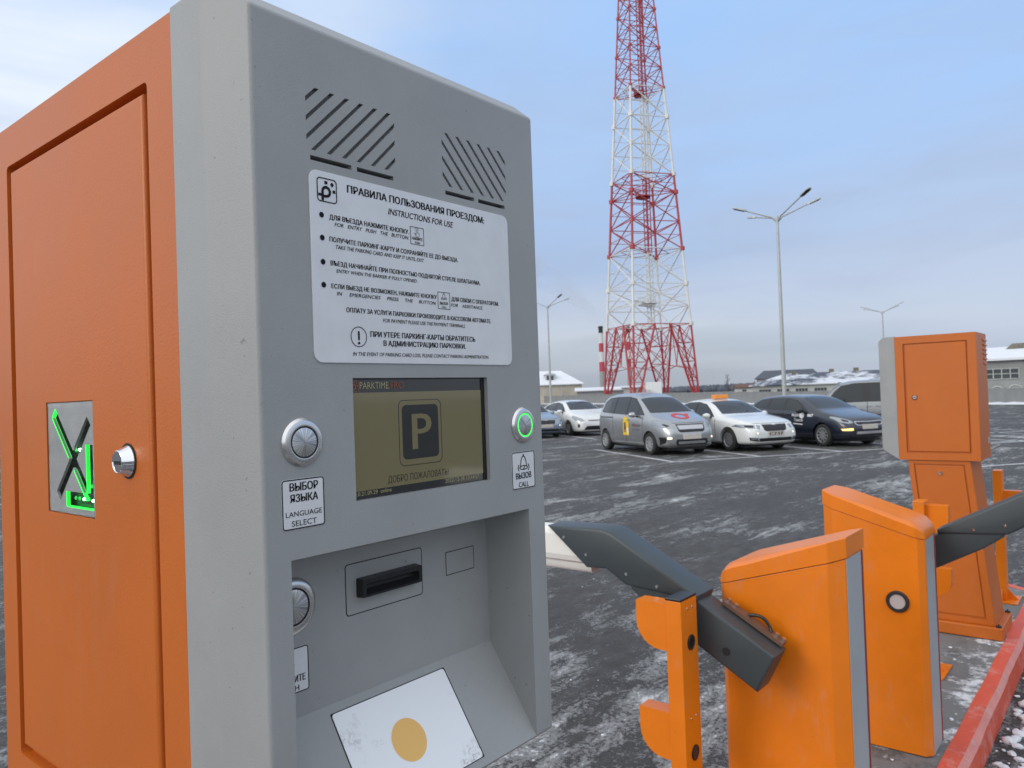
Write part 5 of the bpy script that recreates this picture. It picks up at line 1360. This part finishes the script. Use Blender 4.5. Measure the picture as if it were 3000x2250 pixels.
# heap of pipework on the fence line before the hall
for k, (x, s_) in enumerate(((1.9, 1.0), (3.1, 1.25), (6.3, .9))):
    bm = BM(); pr = Vector((x, -1.2, .75))
    for a in range(0, 200, 20):
        q = Vector((x + .35 * s_ - .35 * s_ * math.cos(R(a)), -1.2, .85 + .28 * s_ * math.sin(R(a)))); cyl(bm, pr, q, .07, n=8); pr = q
    cyl(bm, (x, -1.2, -.1), (x, -1.2, .88), .07, n=8); build('pipe_bend', bm, GALV, t, smooth=50)
# ---------------------------------------------------------------- white box truck behind the tower feet
p, rz = facing(1893, 104, 4)
t = empty('box_truck', p, rz, label='white box truck standing behind the fence between the tower legs', cat='truck')
bm = BM(); box(bm, 0, 2.1, 0, 5.2, .75, 2.95); build('cargo_box', bm, WHI, t, bevel=.05)
bm = BM(); box(bm, 0.1, 2.0, 5.3, 6.9, .5, 2.3); build('cab', bm, WHI, t, bevel=.15)
bm = BM(); box(bm, -.02, .5, -.6, -.05, .9, 2.0); build('rear_door', bm, WALLW, t, bevel=.03)
for x in (.3, 1.8):
    for y in (1.0, 6.0):
        bm = BM(); cyl(bm, (x - .15, y, .42), (x + .15, y, .42), .42, n=20); build('wheel', bm, RUBBER, t)
# ---------------------------------------------------------------- striped chimneys
CREAMW = mat('chimney white', (.62, .62, .60), .7, var=.06, vscale=.2); CHR = mat('chimney red', (.45, .06, .08), .7, var=.08, vscale=.2); CCON = mat('chimney concrete', (.30, .31, .30), .85, var=.1, vscale=.2); CTOP = mat('sooty rim', (.035, .035, .035), .8)
def chimney(px, dist, top, r, label):
    p = at(px, dist); t = empty('striped_chimney', p, 0, label=label, cat='chimney', group='red and white banded chimneys')
    zs = [top, top - 3.6, top - 8.9, top - 13.5, top - 18.6, top - 23.6, -1]; ms = [(CTOP, 'soot_rim'), (CREAMW, 'white_band'), (CHR, 'red_band'), (CREAMW, 'white_band'), (CHR, 'red_band'), (CCON, 'shaft')]
    for k, (m, nm) in enumerate(ms):
        bm = BM(); z1, z0 = zs[k], zs[k + 1]; ra = r * (1 + .010 * (top - z1)); rb = r * (1 + .010 * (top - z0)); lathe(bm, [(rb, z0), (ra, z1)], (0, 0, 0), (0, 0, 1), 24); build(nm, bm, m, t, smooth=40)
    bm = BM(); lathe(bm, [(r * 1.22, top - .9), (r * 1.22, top - .5)], (0, 0, 0), (0, 0, 1), 24); build('gallery', bm, CTOP, t)
chimney(1766, 400, 36.5, 1.12, 'left of two red and white banded chimneys, standing clear beside the tower')
chimney(1846, 440, 39.2, 1.0, 'right of two red and white banded chimneys, seen through the tower legs')
# faint drifting smoke from the left chimney
bm = BM(); p = at(1766, 400); base = Vector((p.x, p.y, 37)); rr = Vector((p.y, -p.x, 0)).normalized()
prev = None
for k in range(9):
    s = k / 8; c = base + Vector((0, 0, 1)) * (s * 34) - rr * (s ** 1.4 * 40); rad = 1.2 + 9 * s
    row = [bm.verts.new(c + rr * math.cos(R(a)) * rad * .9 + Vector((p.x, p.y, 0)).normalized() * math.sin(R(a)) * rad + Vector((0, 0, math.cos(R(a)) * rad * .5))) for a in range(0, 360, 30)]
    if prev:
        for a in range(12): bm.faces.new((prev[a], prev[(a + 1) % 12], row[(a + 1) % 12], row[a]))
    else: bm.faces.new(row[::-1])
    prev = row
bm.faces.new(prev)
sm = bpy.data.materials.new('thin smoke'); sm.use_nodes = True; q = NT(sm.node_tree); q.n.clear()
so = q.add('ShaderNodeOutputMaterial'); pv = q.add('ShaderNodeVolumePrincipled'); pv.inputs['Color'].default_value = (.80, .80, .80, 1)
oc_ = q.add('ShaderNodeTexCoord').outputs['Object']
q.link(q.math('MULTIPLY', q.ramp(q.noise(oc_, .09, 4, .6), [(.38, 0.0), (.68, 1.0)]), .026), pv.inputs['Density']); q.link(pv.outputs[0], so.inputs['Volume'])
tag(build('smoke_plume', bm, sm, smooth=60), 'faint pale smoke drifting up left from the left striped chimney', 'smoke', kind='stuff')
# ---------------------------------------------------------------- trees: a far dark forest belt and a few bare birches
bm = BM()
for k in range(6500):
    az = R(random.uniform(-40, 125)); d = random.uniform(520, 640); h = random.uniform(4.0, 5.2) * (d / 580) * (1.0 + .25 * mnoise.noise(Vector((az * 9, 0, 0))))
    c = Vector((math.cos(az) * d, math.sin(az) * d, 0)); r = random.uniform(1.8, 3.2)
    lathe(bm, [(r, 0), (r * 1.05, h * .35), (r * .6, h * .7), (.05, h)], c, (random.uniform(-.04, .04), random.uniform(-.04, .04), 1), 5, cap=False)
tag(build('forest', bm, FOREST), 'dark distant forest belt along the horizon', kind='stuff')
def bare_tree(px, dist, h, label):
    p = at(px, dist); t = empty('bare_tree', p, random.random() * 6, label=label, cat='tree', group='bare trees beyond the fence')
    bm = BM(); cr = BM()
    cyl(bm, (0, 0, -.3), (0.05 * h * .1, 0, h * .95), h * .018, h * .004, 7); build('trunk', bm, BARK, t, smooth=60)
    def br(p0, d0, L_, r_, n_):
        q = p0 + d0 * L_; cyl(cr, p0, q, r_, r_ * .6, 4)
        if n_ == 0: return
        for _ in range(3):
            nd = (d0 + Vector((random.uniform(-.6, .6), random.uniform(-.6, .6), random.uniform(-.1, .5)))).normalized(); br(p0.lerp(q, random.uniform(.4, 1)), nd, L_ * .62, r_ * .6, n_ - 1)
    for k in range(22):
        z = h * (.18 + .75 * k / 22); a = random.random() * 6.3; br(Vector((0, 0, z)), Vector((math.cos(a), math.sin(a), random.uniform(.5, 1.1))).normalized(), h * .17 * (1.15 - k / 26), h * .0045, 3)
    build('crown', cr, BARK, t)
bare_tree(2133, 210, 5.8, 'single bare birch on the horizon right of the tower')
bare_tree(2252, 190, 5.2, 'bare bushy tree behind the left end of the long workshop')
bare_tree(2268, 205, 5.0, 'bare tree just left of the tall street lamp, behind the barn roof')
bare_tree(2212, 230, 3.9, 'thin bare tree at the left gable of the grey barn')
